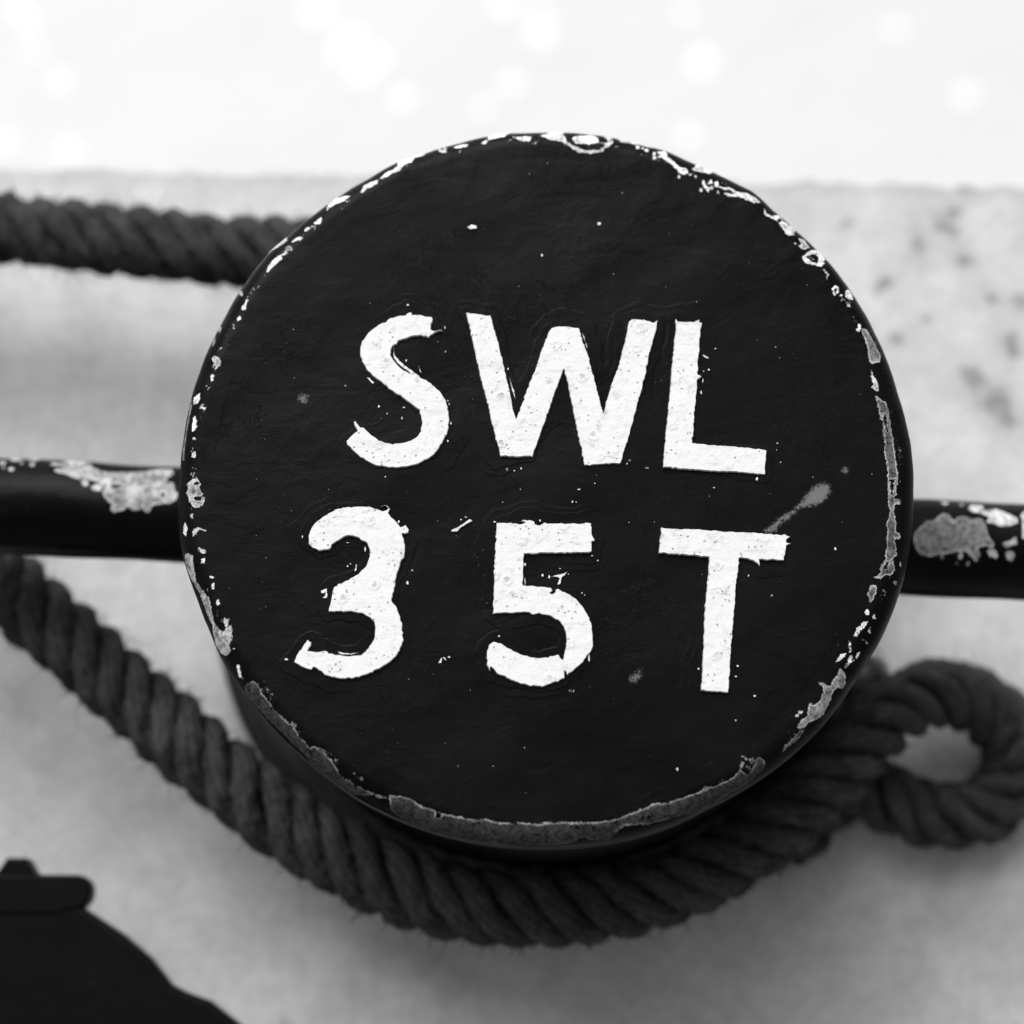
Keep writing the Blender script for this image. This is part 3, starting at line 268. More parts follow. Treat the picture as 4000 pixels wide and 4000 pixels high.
SMUDGES = [
 [(85.06,-4.77),(85.2,-7.21),(83.17,-10),(80.43,-11.28),(76.37,-11.8),(75.33,-12.5),(72.56,-14.92),(69.8,-17),(68.04,-19.42),(65.68,-19.76),(64.64,-18.83),(67.46,-16.52),(70.23,-14.09),(73.65,-12.36),(75.75,-10.28),(77.52,-7.84),(79.98,-5.05),(82.72,-4.07)],
 [(27.64,-61.08),(27.08,-63.73),(24.81,-64.86),(23.71,-63.35),(25.61,-61.68)],
 [(-72.22,22.19),(-72.46,20.95),(-73.01,20.52),(-74.05,20.59),(-74.62,21.03),(-75.32,22.19),(-75.03,23.42),(-74.05,23.86),(-73.17,23.78),(-72.17,23.35)],
 [(90.76,-0.32),(90.43,-0.87),(90.06,-1.35),(89.32,-1.32),(88.99,-0.84),(88.61,-0.32),(88.74,0.23),(89.48,0.71),(90.07,0.69),(90.77,0.2)]]
BAR_CHIPS = [
 ([(-165.49,11.41),(-164.9,9.44),(-162.58,10.19),(-161.61,8.28),(-160.47,4.16),(-156.16,4.16),(-153.26,7.39),(-150.99,11.13),(-147.8,12.74),(-142.86,12.65),(-136.13,10.8),(-129.53,8.22),(-125.41,7.37),(-123.98,11.19),(-125.48,14.73),(-125.48,16.86),(-122.89,17.66),(-122.46,20.68),(-120.87,22.19),(-121.68,24.48),(-123.69,25.47),(-126.82,25.8),(-128.86,26.6),(-130.14,28.59),(-131.91,28.15),(-132.15,27.11),(-133.32,28.04),(-135.77,28.15),(-136.88,27.14),(-138.55,28.45),(-141.33,29.1),(-142.95,28.12),(-141.78,27.19),(-142.94,25.83),(-145.37,24.31),(-145.26,22.24),(-145.89,20.27),(-147.73,18.66),(-149.59,18.09),(-153.16,17.83),(-156.04,17.54),(-159.86,16.04),(-162.06,15.66),(-163.4,14.34),(-161.45,13.56),(-159.09,13.04)],0.6),
 ([(-150.74,19.48),(-151.19,20.16),(-151.64,20.67),(-152.44,20.6),(-153.04,20.15),(-153.19,19.62),(-153.39,18.95),(-152.77,18.39),(-152.03,18.47),(-151.24,18.95)],0.75),
 ([(-146.6,20.93),(-146.35,21.78),(-147.33,22.14),(-148.35,22.16),(-149.41,21.91),(-150.09,21.11),(-149.43,20.18),(-148.75,19.81),(-147.61,19.78),(-146.84,20.07)],0.75),
 ([(-170.62,11.93),(-170.63,12.6),(-170.71,13.16),(-171.1,13.36),(-171.44,12.84),(-171.87,12.05),(-171.97,11.34),(-171.73,10.61),(-171.44,10.34),(-170.85,11.01)],0.75),
 ([(-176.43,15.01),(-176.59,15.68),(-176.83,16.07),(-177.53,15.96),(-177.94,15.62),(-178.38,15.15),(-178.48,14.47),(-177.92,14),(-177.34,14.14),(-176.59,14.5)],0.75),
 ([(-179.37,14.65),(-179.5,15.13),(-179.65,15.36),(-179.97,15.48),(-180.22,15.28),(-180.42,14.73),(-180.57,14.25),(-180.3,13.99),(-180.03,13.86),(-179.65,14.07)],0.75),
 ([(-180.13,11.29),(-180.01,11.87),(-180.74,12.26),(-181.38,12.46),(-182.27,12.25),(-182.55,11.54),(-182.28,10.89),(-181.97,10.48),(-181.2,10.18),(-180.7,10.52)],0.75),
 ([(-176.5,6.82),(-176.03,8.17),(-176.98,8.79),(-177.92,9.07),(-179.09,8.85),(-179.86,7.65),(-179.62,5.55),(-179.31,4.15),(-178.12,4.15),(-177.43,4.15)],0.75),
 ([(-170.64,5.87),(-170.55,7.69),(-170.77,8.46),(-171.65,8.34),(-172.23,7.72),(-172.94,6.71),(-173.49,4.15),(-172.65,4.15),(-171.96,4.15),(-171.11,4.15)],0.75),
 ([(-174.66,10.68),(-174.61,11.14),(-174.73,11.4),(-175.03,11.55),(-175.27,11.34),(-175.63,10.8),(-175.63,10.3),(-175.4,9.98),(-175.16,9.8),(-174.79,10.05)],0.75),
 ([(121.45,25.43),(122.7,23.2),(125.61,20.34),(129.2,18.88),(131.16,16.71),(133.33,16.07),(134.74,19.43),(136.71,17.09),(138.44,17.22),(141.15,17.98),(143.98,17.58),(145.03,19.29),(145.48,22.84),(146.46,24.99),(147.68,26.7),(147.18,27.77),(144.91,27.18),(142.15,28),(143.48,30.38),(142.43,32.55),(140.96,31.55),(139.44,29.52),(136.65,29.29),(134.59,29.74),(131.17,30.59),(127.08,31.66),(124.27,31.26),(122.42,29.24)],0.45),
 ([(141.01,11.5),(142.32,10.08),(146.19,10.09),(144.93,13.25),(146.96,13.71),(149.68,12.17),(152.8,14.45),(155.94,16.85),(156.24,18.67),(153.51,19.88),(150.34,20.25),(148.01,19.13),(145.6,18.83),(147.2,16.92),(143.95,15.09),(140.98,13.88)],0.75),
 ([(132.23,9.37),(135.12,8.96),(132.92,11.53)],0.8),
 ([(139.77,10.38),(139.62,11.09),(138.86,11.45),(138.29,11.37),(137.62,11.16),(137.61,10.63),(138.14,9.82),(138.57,9.41),(139.27,9.49),(139.57,9.81)],0.6),
 ([(154.93,30.21),(154.29,30.98),(153.77,31.7),(152.74,31.84),(152.1,31.17),(151.81,30.35),(151.68,29.61),(152.62,28.88),(153.51,28.75),(154.52,29.39)],0.6),
 ([(148.4,29.46),(148.06,30.15),(147.63,30.63),(146.67,30.52),(146.18,30.08),(145.63,29.58),(145.75,28.9),(146.65,28.41),(147.43,28.52),(148.37,28.93)],0.6),
 ([(149.08,30.47),(149.13,30.8),(148.76,31.13),(148.41,31.19),(147.99,30.9),(147.83,30.53),(148.08,30.18),(148.29,29.86),(148.7,29.8),(148.94,30.1)],0.6),
 ([(131.47,31.63),(131.51,32.06),(131.19,32.23),(130.76,32.27),(130.42,32.13),(130.08,31.7),(130.33,31.26),(130.68,31.09),(131.1,31.05),(131.47,31.19)],0.6),
 ([(137.88,30.99),(137.61,31.56),(137.4,32.09),(136.94,32.19),(136.64,31.67),(136.5,31.05),(136.41,30.49),(136.81,29.96),(137.21,29.87),(137.67,30.37)],0.6),
 ([(136.43,33.55),(136.42,33.86),(136.13,34.13),(135.85,34.1),(135.5,33.87),(135.46,33.6),(135.58,33.29),(135.71,33.03),(136.05,33.06),(136.23,33.3)],0.6),
 ([(140.08,33.38),(140.12,33.78),(139.86,34.11),(139.47,34.08),(139.14,33.77),(138.83,33.44),(139.04,33.04),(139.33,32.71),(139.72,32.74),(140.08,33.04)],0.6),
 ([(124.09,34.33),(123.98,34.56),(123.87,34.78),(123.59,34.85),(123.43,34.65),(123.26,34.37),(123.26,34.15),(123.52,33.93),(123.75,33.86),(124.04,34.05)],0.6),
 ([(150.8,26.21),(155.34,24.03),(155.13,26.36),(151.85,27.39)],0.6),
 ([(157.67,15.74),(159.23,12.7),(161.55,12.5),(160.17,25.06),(157.24,24.48)],0.8)]
BAR_HOLES = [
 [(-143.97,20.17),(-142.34,19.36),(-138.63,19.46),(-140.38,20.72),(-142.77,21.21)],
 [(-125.01,22.58),(-125.3,23.12),(-125.61,23.38),(-126.09,23.51),(-126.46,23.28),(-126.54,22.66),(-126.66,22.14),(-126.26,21.86),(-125.82,21.73),(-125.36,21.96)]]
DECK_SPOTS = [[0.153, 0.142, 0.00137, 0.00314], [0.1739, 0.1658, 0.00255, 0.00137], [0.1652, 0.1481, 0.00314, 0.00137], [0.1716, 0.1343, 0.00176, 0.00137], [0.1394, 0.1256, 0.00157, 0.00137], [0.1361, 0.1223, 0.00098, 0.00098], [0.1428, 0.1013, 0.00196, 0.00176], [0.1725, 0.0848, 0.00196, 0.00314], [0.1815, 0.0758, 0.00294, 0.00196], [0.1846, 0.0684, 0.00255, 0.00176], [0.1888, 0.0959, 0.00196, 0.00157], [0.1881, 0.1013, 0.00157, 0.00137], [0.1927, 0.1169, 0.00196, 0.00196], [0.1815, 0.118, 0.00118, 0.00137], [0.1549, 0.1094, 0.00118, 0.00098], [0.125, 0.1508, 0.00118, 0.00098], [0.1676, 0.1553, 0.00235, 0.00176]]
GLINT_DISCS = [(-0.4927, 0.792, 0.0131), (-0.4832, 0.76, 0.011), (-0.4548, 0.7256, 0.013), (-0.504, 0.8115, 0.0117), (-0.2036, 0.8031, 0.0181), (-0.1699, 0.7697, 0.018), (-0.1797, 0.7573, 0.0131), (-0.1566, 0.738, 0.0174), (-0.143, 0.7504, 0.0145), (-0.1172, 0.7092, 0.0133), (-0.0167, 0.8087, 0.0152), (0.0188, 0.778, 0.0163), (-0.0104, 0.7243, 0.0133), (0.0176, 0.8003, 0.0117), (0.1777, 0.7476, 0.018), (0.4346, 0.7133, 0.0139), (-0.038, 0.6983, 0.0115), (0.1621, 0.6685, 0.0127), (-0.5051, 0.6631, 0.0129), (-0.442, 0.6523, 0.0129), (0.1624, 0.8003, 0.0117), (0.37, 0.7836, 0.0117)]

# ------------------------------------------------------------------ helpers
def link(name, mesh, parent=None, mat=None):
    o = bpy.data.objects.new(name, mesh); COL.objects.link(o)
    if parent is not None: o.parent = parent
    if mat is not None: mesh.materials.append(mat)
    return o

def tag(o, label=None, cat=None, group=None, kind=None):
    if label: o['label'] = label
    if cat: o['category'] = cat
    if group: o['group'] = group
    if kind: o['kind'] = kind
    return o

def empty(name, loc):
    o = bpy.data.objects.new(name, None); COL.objects.link(o)
    o.location = loc; o.empty_display_size = 0.03
    return o

def grid_mesh(name, P, closed_u=False, closed_v=False, smooth=True):
    """P: (nu, nv, 3) array of points -> quad mesh"""
    nu, nv = P.shape[:2]
    idx = np.arange(nu * nv).reshape(nu, nv)
    if closed_u: idx = np.vstack([idx, idx[:1]])
    if closed_v: idx = np.hstack([idx, idx[:, :1]])
    f = np.stack([idx[:-1, :-1], idx[1:, :-1], idx[1:, 1:], idx[:-1, 1:]], -1).reshape(-1, 4)
    me = bpy.data.meshes.new(name)
    me.vertices.add(nu * nv); me.vertices.foreach_set('co', P.reshape(-1).astype(np.float32))
    me.loops.add(f.size); me.loops.foreach_set('vertex_index', f.reshape(-1).astype(np.int32))
    me.polygons.add(len(f))
    me.polygons.foreach_set('loop_start', np.arange(0, f.size, 4, dtype=np.int32))
    me.update(calc_edges=True)
    if smooth: me.polygons.foreach_set('use_smooth', np.ones(len(f), dtype=bool))
    me.validate()
    return me

def attr(me, name, arr):
    a = me.attributes.new(name, 'FLOAT', 'POINT')
    a.data.foreach_set('value', np.asarray(arr, dtype=np.float32).reshape(-1))

def poly_sdf(poly, V):
    P = np.asarray(poly, float); Q = np.roll(P, -1, 0)
    d2 = np.full(len(V), 1e9); inside = np.zeros(len(V), bool)
    for a, b in zip(P, Q):
        e = b - a; L = e @ e + 1e-12
        t = np.clip(((V - a) @ e) / L, 0, 1)
        w = V - a - t[:, None] * e
        d2 = np.minimum(d2, (w * w).sum(1))
        c = ((a[1] > V[:, 1]) != (b[1] > V[:, 1]))
        if abs(e[1]) > 1e-9:
            inside ^= c & (V[:, 0] < a[0] + (V[:, 1] - a[1]) / e[1] * e[0])
    d = np.sqrt(d2)
    return np.where(inside, -d, d)

def field(V, chips, holes, far=4.0):
    """signed distance (mm) to the nearest chip and that chip's tone"""
    S = np.full(len(V), far); T = np.ones(len(V))
    for poly, tone in chips:
        p = np.asarray(poly)
        m = np.where((V[:, 0] > p[:, 0].min() - far) & (V[:, 0] < p[:, 0].max() + far) &
                     (V[:, 1] > p[:, 1].min() - far) & (V[:, 1] < p[:, 1].max() + far))[0]
        if not len(m): continue
        d = poly_sdf(p, V[m]); b = d < S[m]
        S[m[b]] = d[b]; T[m[b]] = tone
    for poly in holes:
        p = np.asarray(poly)
        m = np.where((V[:, 0] > p[:, 0].min() - far) & (V[:, 0] < p[:, 0].max() + far) &
                     (V[:, 1] > p[:, 1].min() - far) & (V[:, 1] < p[:, 1].max() + far))[0]
        if len(m): S[m] = np.maximum(S[m], -poly_sdf(p, V[m]))
    return S, T

class NT:
    """tiny wrapper to write node trees as expressions"""
    def __init__(s, name):
        s.mat = bpy.data.materials.new(name); s.mat.use_nodes = True
        s.t = s.mat.node_tree; s.t.nodes.clear()
        s.out = s.t.nodes.new('ShaderNodeOutputMaterial')
        s.bsdf = s.t.nodes.new('ShaderNodeBsdfPrincipled')
        s.t.links.new(s.bsdf.outputs[0], s.out.inputs[0])
        s.obj = s.t.nodes.new('ShaderNodeTexCoord').outputs['Object']
    def put(s, sock, v):
        if isinstance(v, bpy.types.NodeSocket): s.t.links.new(v, sock)
        elif v is not None:
            if sock.type == 'RGBA' and not hasattr(v, '__len__'): v = (v, v, v, 1)
            sock.default_value = v
    def m(s, op, a, b=0.0, c=None, clamp=False):
        n = s.t.nodes.new('ShaderNodeMath'); n.operation = op; n.use_clamp = clamp
        s.put(n.inputs[0], a); s.put(n.inputs[1], b)
        if c is not None: s.put(n.inputs[2], c)
        return n.outputs[0]
    def noise(s, scale, detail=3.0, rough=0.55, vec=None, dist=0.0):
        n = s.t.nodes.new('ShaderNodeTexNoise')
        s.put(n.inputs['Vector'], vec or s.obj); n.inputs['Scale'].default_value = scale
        n.inputs['Detail'].default_value = detail; n.inputs['Roughness'].default_value = rough
        n.inputs['Distortion'].default_value = dist
        return n.outputs['Fac']
    def vor(s, scale, feature='F1', vec=None, rnd=1.0):
        n = s.t.nodes.new('ShaderNodeTexVoronoi'); n.feature = feature
        s.put(n.inputs['Vector'], vec or s.obj); n.inputs['Scale'].default_value = scale
        n.inputs['Randomness'].default_value = rnd
        return n
    def mapr(s, v, a, b, c=0.0, d=1.0, smooth=True):
        n = s.t.nodes.new('ShaderNodeMapRange'); n.clamp = True
        n.interpolation_type = 'SMOOTHSTEP' if smooth else 'LINEAR'
        s.put(n.inputs[0], v)
        for i, x in enumerate((a, b, c, d)): s.put(n.inputs[i + 1], x)
        return n.outputs[0]
    def mix(s, f, a, b):
        n = s.t.nodes.new('ShaderNodeMix'); n.data_type = 'FLOAT'
        s.put(n.inputs[0], f); s.put(n.inputs[2], a); s.put(n.inputs[3], b)
        return n.outputs[0]
    def at(s, name):
        n = s.t.nodes.new('ShaderNodeAttribute'); n.attribute_name = name
        return n.outputs['Fac']
    def scaled(s, v):
        n = s.t.nodes.new('ShaderNodeMapping'); n.inputs['Scale'].default_value = v
        s.t.links.new(s.obj, n.inputs[0]); return n.outputs[0]
    def bump(s, h, strength, dist, normal=None):
        n = s.t.nodes.new('ShaderNodeBump'); n.inputs['Strength'].default_value = strength
        n.inputs['Distance'].default_value = dist; s.put(n.inputs['Height'], h)
        if normal is not None: s.t.links.new(normal, n.inputs['Normal'])
        return n.outputs[0]
    def done(s, col, rough=0.5, normal=None, spec=0.5, metal=0.0):
        n = s.t.nodes.new('ShaderNodeCombineColor')
        for i in range(3): s.put(n.inputs[i], col)
        s.t.links.new(n.outputs[0], s.bsdf.inputs['Base Color'])
        s.put(s.bsdf.inputs['Roughness'], rough); s.put(s.bsdf.inputs['Metallic'], metal)
        s.put(s.bsdf.inputs['Specular IOR Level'], spec)
        if normal is not None: s.t.links.new(normal, s.bsdf.inputs['Normal'])
        return s.mat

# ------------------------------------------------------------------ materials
def black_paint(name, chipped, fine=1.0, spec=0.06):
    t = NT(name)
    paint = t.mix(t.noise(18, 4), 0.0018, 0.0040)
    # dust specks sitting on the paint
    v = t.vor(420 * fine); vr = t.vor(420 * fine)
    dust = t.m('MULTIPLY', t.mapr(v.outputs['Distance'], 0.10, 0.05), t.mapr(t.noise(60, 2), 0.60, 0.66))
    paint = t.m('ADD', paint, t.m('MULTIPLY', dust, 0.07))
    # paint relief: brushed ridges, pimples and crinkled patches
    ridge = t.noise(85, 5, 0.6, t.scaled((0.8, 1.15, 1)), 0.8)
    soft = t.noise(26, 3)
    worm = t.m('ABSOLUTE', t.m('SUBTRACT', t.noise(170 * fine, 3, 0.6, None, 1.8), 0.5))
    patch = t.mapr(t.noise(30, 4, 0.65), 0.50, 0.60)
    h = t.m('ADD', t.m('MULTIPLY', ridge, 0.55), t.m('MULTIPLY', soft, 2.2))
    h = t.m('ADD', h, t.m('MULTIPLY', t.m('MULTIPLY', t.mapr(worm, 0.022, 0.0), patch), 0.16))
    h = t.m('ADD', h, t.m('MULTIPLY', t.noise(650, 3), 0.06))
    pim = t.mapr(t.vor(250).outputs['Distance'], 0.16, 0.06)
    h = t.m('ADD', h, t.m('MULTIPLY', t.m('MULTIPLY', pim, t.mapr(t.noise(50, 2), 0.52, 0.6)), 0.12))
    if not chipped:
        return t.done(paint, 0.42, t.bump(h, 0.5, 0.0007), spec)
    # edges of older coats left standing round the repainted lettering
    lt = t.m('ADD', t.at('ltr'), t.m('MULTIPLY', t.m('SUBTRACT', t.noise(48, 3), 0.5), 12.0))
    h = t.m('ADD', h, t.m('MULTIPLY', t.mapr(lt, 2.9, 2.4), t.mapr(t.noise(21, 2), 0.48, 0.60, 0.0, 0.22)))
    h = t.m('ADD', h, t.m('MULTIPLY', t.mapr(lt, 5.4, 4.6), t.mapr(t.noise(27, 2), 0.50, 0.60, 0.0, 0.18)))
    d = t.at('chip')
    d = t.m('ADD', d, t.m('MULTIPLY', t.m('SUBTRACT', t.noise(420, 5, 0.75), 0.5), 2.4))
    d = t.m('ADD', d, t.m('MULTIPLY', t.m('SUBTRACT', t.noise(1500, 3, 0.7), 0.5), 1.3))
    nick = t.m('SUBTRACT', t.m('ADD', 0.578, t.m('MULTIPLY', t.at('rimd'), 0.05)), t.noise(230, 6, 0.78))
    d = t.m('MINIMUM', d, t.m('MULTIPLY', nick, 14.0))
    mask = t.mapr(d, 0.05, -0.05)
    tone = t.at('tone')
    nz = t.t.nodes.new('ShaderNodeSeparateXYZ')
    t.t.links.new(t.t.nodes.new('ShaderNodeNewGeometry').outputs['Normal'], nz.inputs[0])
    edge = t.mapr(d, -0.55, -0.1)                        # rim of pale primer, fainter on the turned-down side
    edge = t.m('MULTIPLY', edge, t.mapr(nz.outputs[2], 0.72, 0.96, 0.15, 1.0))
    edge = t.m('MULTIPLY', edge, t.mapr(t.noise(260, 4, 0.7), 0.34, 0.6, 0.25, 1.0))
    grain = t.m('ADD', t.m('MULTIPLY', t.noise(1500, 4, 0.75), 0.75), t.m('MULTIPLY', t.noise(160, 4, 0.6), 0.75))
    inner = t.m('MULTIPLY', t.m('POWER', tone, 2.2), t.m('MULTIPLY', grain, 1.05), None, True)
    inner = t.m('MULTIPLY', inner, t.mapr(t.noise(620, 5, 0.8), 0.34, 0.66, 0.35, 1.7))
    blot = t.m('MULTIPLY', t.mapr(t.noise(210, 4, 0.7), 0.50, 0.58), t.mapr(tone, 0.4, 0.65, 0.0, 0.55))
    inner = t.mix(blot, inner, 0.70)
    pits = t.mapr(t.noise(950, 3, 0.7), 0.62, 0.68)
    inner = t.mix(t.m('MULTIPLY', pits, 0.75), inner, 0.015)
    chipc = t.mix(t.m('MULTIPLY', edge, t.m('ADD', 0.35, t.m('MULTIPLY', tone, 0.65))), inner, 0.74)
    # specks of the old black coat left in the low-tone scars
    left = t.m('MULTIPLY', t.mapr(t.noise(420, 4, 0.75), 0.60, 0.63), t.mapr(tone, 0.7, 0.4))
    mask = t.m('MULTIPLY', mask, t.m('SUBTRACT', 1.0, left))
    col = t.mix(mask, paint, chipc)
    # chalky smudges
    sm = t.mapr(t.m('ADD', t.at('smudge'), t.m('MULTIPLY', t.noise(1300, 4, 0.85), 6.0)), 3.2, 1.9)
    col = t.mix(t.m('MULTIPLY', sm, t.m('SUBTRACT', 1.0, mask)), col, 0.15)
    n1 = t.bump(h, 0.6, 0.00075)
    n2 = t.bump(t.m('SUBTRACT', 1.0, mask), 0.6, 0.0003, n1)
    rough = t.mix(mask, t.mix(t.mapr(t.noise(14, 4, 0.6), 0.35, 0.65), 0.30, 0.52), 0.75)
    return t.done(col, rough, n2, spec)

def white_letter():
    t = NT('white_letter_paint')
    v = t.vor(1.0 / 0.0062, rnd=0.85); dist = v.outputs['Distance']
    wob = t.m('ADD', dist, t.m('MULTIPLY', t.m('SUBTRACT', t.noise(420, 5, 0.7), 0.5), 0.55))
    pock = t.m('MULTIPLY', t.mapr(wob, 0.36, 0.20), t.mapr(wob, 0.02, 0.2))
    pin = t.vor(560); pins = t.m('MULTIPLY', t.mapr(pin.outputs['Distance'], 0.20, 0.11), t.mapr(t.noise(120, 1), 0.46, 0.52))
    dirt = t.m('MULTIPLY', t.mapr(t.noise(170, 5, 0.7), 0.52, 0.72), t.mapr(t.noise(800, 4, 0.7), 0.40, 0.62))
    dirt2 = t.m('MULTIPLY', t.mapr(wob, 0.20, 0.04), t.mapr(t.noise(65, 2), 0.42, 0.52))
    scr = t.mapr(t.noise(330, 2, 0.5, t.scaled((1.0, 0.16, 1)), 1.2), 0.70, 0.74)
    col = t.mix(t.m('MULTIPLY', dirt, 0.62), t.mix(t.noise(900, 2), 0.70, 0.77), 0.30)
    col = t.mix(t.m('MULTIPLY', dirt2, 0.55), col, 0.28)
    col = t.mix(t.m('MULTIPLY', scr, 0.25), col, 0.40)
    brush = t.m('MULTIPLY', t.mapr(t.noise(420, 4, 0.7, t.scaled((0.22, 1.0, 1)), 0.4), 0.52, 0.70), t.mapr(t.noise(38, 2), 0.44, 0.58))
    col = t.mix(t.m('MULTIPLY', brush, 0.35), col, 0.36)
    worn = t.mapr(t.noise(330, 5, 0.8), 0.755, 0.775)
    col = t.mix(worn, col, 0.02)
    col = t.mix(t.m('MULTIPLY', pins, 0.7), col, 0.12)
    h = t.m('ADD', t.m('MULTIPLY', t.m('MULTIPLY', pock, t.mapr(t.noise(75, 2), 0.42, 0.55)), 0.34), t.m('MULTIPLY', t.noise(260, 5, 0.65), 0.75))
    h = t.m('ADD', h, t.m('MULTIPLY', pins, -0.4))
    return t.done(col, 0.5, t.bump(h, 0.8, 0.0005), 0.3)

def deck_paint():
    t = NT('white_deck_paint')
    a = t.noise(9, 5, 0.6); b = t.noise(42, 4, 0.6); c = t.noise(210, 3, 0.6)
    col = t.mix(a, 0.575, 0.63)
    col = t.m('MULTIPLY', col, t.mapr(b, 0.32, 0.70, 0.87, 1.05))
    col = t.m('MULTIPLY', col, t.mapr(c, 0.3, 0.70, 0.90, 1.04))
    streak = t.noise(150, 4, 0.7, t.scaled((0.6, 1.0, 1)), 1.2)
    col = t.m('MULTIPLY', col, t.mapr(streak, 0.55, 0.75, 1.0, 0.90))
    # dirty, streaked wear towards the seaward edge and a scatter of grey stains
    stain = t.m('MULTIPLY', t.mapr(t.noise(70, 5, 0.7), 0.60, 0.72), t.mapr(t.noise(13, 2), 0.42, 0.60))
    col = t.mix(t.m('MULTIPLY', stain, 0.45), col, 0.25)
    ln = t.vor(24, 'DISTANCE_TO_EDGE', t.scaled((1.0, 0.3, 1))).outputs['Distance']
    crack = t.m('MULTIPLY', t.mapr(ln, 0.012, 0.003), t.mapr(t.noise(16, 2), 0.56, 0.62))
    col = t.mix(t.m('MULTIPLY', crack, 0.2), col, 0.22)
    rs_ = t.m('MULTIPLY', t.at('rust'), t.mapr(t.noise(300, 4, 0.7), 0.3, 0.65, 0.45, 1.25))
    col = t.mix(t.mapr(rs_, 0.08, 0.95, 0.0, 0.70, False), col, 0.12)
    edge = t.at('edge')
    grime = t.m('MULTIPLY', edge, t.mapr(t.noise(60, 4), 0.25, 0.65, 0.45, 1.0))
    col = t.mix(t.m('MULTIPLY', grime, 0.42), col, 0.27)
    h = t.m('ADD', t.noise(120, 4), t.m('MULTIPLY', b, 1.2))
    return t.done(col, 0.62, t.bump(h, 0.4, 0.0008), 0.3)

def rope_fibre():
    t = NT('rope_fibre')
    f = t.noise(900, 4, 0.7); g = t.noise(90, 3)
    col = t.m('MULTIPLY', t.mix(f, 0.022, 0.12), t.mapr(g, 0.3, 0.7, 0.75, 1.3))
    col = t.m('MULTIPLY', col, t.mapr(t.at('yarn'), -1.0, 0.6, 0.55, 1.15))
    return t.done(col, 0.9, t.bump(t.noise(1100, 4, 0.75), 1.0, 0.0012), 0.1)

def water_mat():
    t = NT('glittering_water')
    h = t.m('ADD', t.noise(7.0, 2, 0.5), t.m('MULTIPLY', t.noise(40, 3, 0.55, None, 0.5), 0.25))
    return t.done(0.69, 0.35, t.bump(h, 0.12, 0.03), 0.12)

M_CAP = black_paint('chipped_black_paint', True)
M_BLACK = black_paint('black_paint', False)
M_LET = white_letter()
M_DECK = deck_paint()
M_ROPE = rope_fibre()
M_WATER = water_mat()

# ------------------------------------------------------------------ the setting: water and deck
ww = 60.0
bm = bmesh.new()
vs = [bm.verts.new(p) for p in ((-ww, -ww, -1.05), (ww, -ww, -1.05), (ww, ww, -1.05), (-ww, ww, -1.05))]
bm.faces.new(vs); me = bpy.data.meshes.new('water'); bm.to_mesh(me); bm.free()
tag(link('water', me, None, M_WATER), 'bright glittering water beyond the deck edge', 'water', kind='structure')

# sun glints on the water, put in as flat white discs
bm = bmesh.new()
for (x, y, r_) in GLINT_DISCS:
    r_ *= 0.72
    ph = random.uniform(0, 6.28); rings = []
    for q, hh in ((1.0, 0.0005), (0.8, 0.0012), (0.4, 0.0015)):
        rings.append([bm.verts.new((x + r_ * q * (1 + 0.08 * math.sin(3 * t + ph)) * math.cos(t), y + r_ * q * (1 + 0.08 * math.cos(2 * t + ph)) * math.sin(t), -1.05 + hh)) for t in np.linspace(0, 2 * math.pi, 17)[:-1]])
    for A, B in ((rings[0], rings[1]), (rings[1], rings[2])):
        for k in range(16): bm.faces.new((A[k], A[(k + 1) % 16], B[(k + 1) % 16], B[k]))
    bm.faces.new(rings[2])
me = bpy.data.meshes.new('glint_discs'); bm.to_mesh(me); bm.free()
M_GLINT = NT('glint_white').done(0.93, 0.8, None, 0.2)
tag(link('glint_discs', me, None, M_GLINT), 'white discs standing in for sun glints on the bright water', 'glint_discs', kind='stuff')

# deck: a slab with a rounded, slightly worn seaward edge
EDGE_Y0, EDGE_SLOPE = 0.1724, -0.0180
prof = []
rr_ = 0.004
for y in np.r_[-2.6, -1.2, -0.6, np.arange(-0.35, -0.1201, 0.008), np.arange(-0.118, -0.0051, 0.0014)]:
    prof.append((y, 0.0))
for a in np.linspace(0, math.pi / 2, 9):
    prof.append((-rr_ + rr_ * math.sin(a), -rr_ + rr_ * math.cos(a)))
prof += [(0.0, -0.03), (0.0, -0.16), (-2.6, -0.16)]
prof = np.array(prof)
xs = np.r_[-3.0, -1.5, -0.8, np.arange(-0.4, 0.1081, 0.006), np.arange(0.110, 0.2101, 0.0014), np.arange(0.216, 0.4001, 0.008), 0.8, 1.5, 3.0]
P = np.zeros((len(xs), len(prof), 3)); E = np.zeros((len(xs), len(prof)))
for i, x in enumerate(xs):
    jag = 0.0007 * math.sin(x * 61) + 0.0006 * math.sin(x * 173 + 1.0) + 0.0005 * math.sin(x * 397 + 2)
    P[i, :, 0] = x
    P[i, :, 1] = prof[:, 0] + EDGE_Y0 + EDGE_SLOPE * x + np.where(prof[:, 0] > -0.02, jag, 0)
    P[i, :, 2] = prof[:, 1]
    E[i] = np.clip(1 - np.abs(prof[:, 0] + 0.003) / 0.006, 0, 1)
me = grid_mesh('deck', P, closed_v=True)
attr(me, 'edge', E)
RU = np.zeros(P.shape[:2])                              # where rust stains break through, near the seaward corner
for (x, y, rx, ry) in DECK_SPOTS:
    tl = random.uniform(-0.7, 0.7); dx = P[..., 0] - x; dy = P[..., 1] - y
    a_ = dx * math.cos(tl) + dy * math.sin(tl); b_ = -dx * math.sin(tl) + dy * math.cos(tl)
    RU += random.uniform(0.7, 1.0) * np.exp(-((a_ / (rx * 1.7)) ** 2 + (b_ / (ry * 1.7)) ** 2)) + 0.22 * np.exp(-((a_ / (rx * 5)) ** 2 + (b_ / (ry * 5)) ** 2))
attr(me, 'rust', np.clip(RU, 0, 1.2))
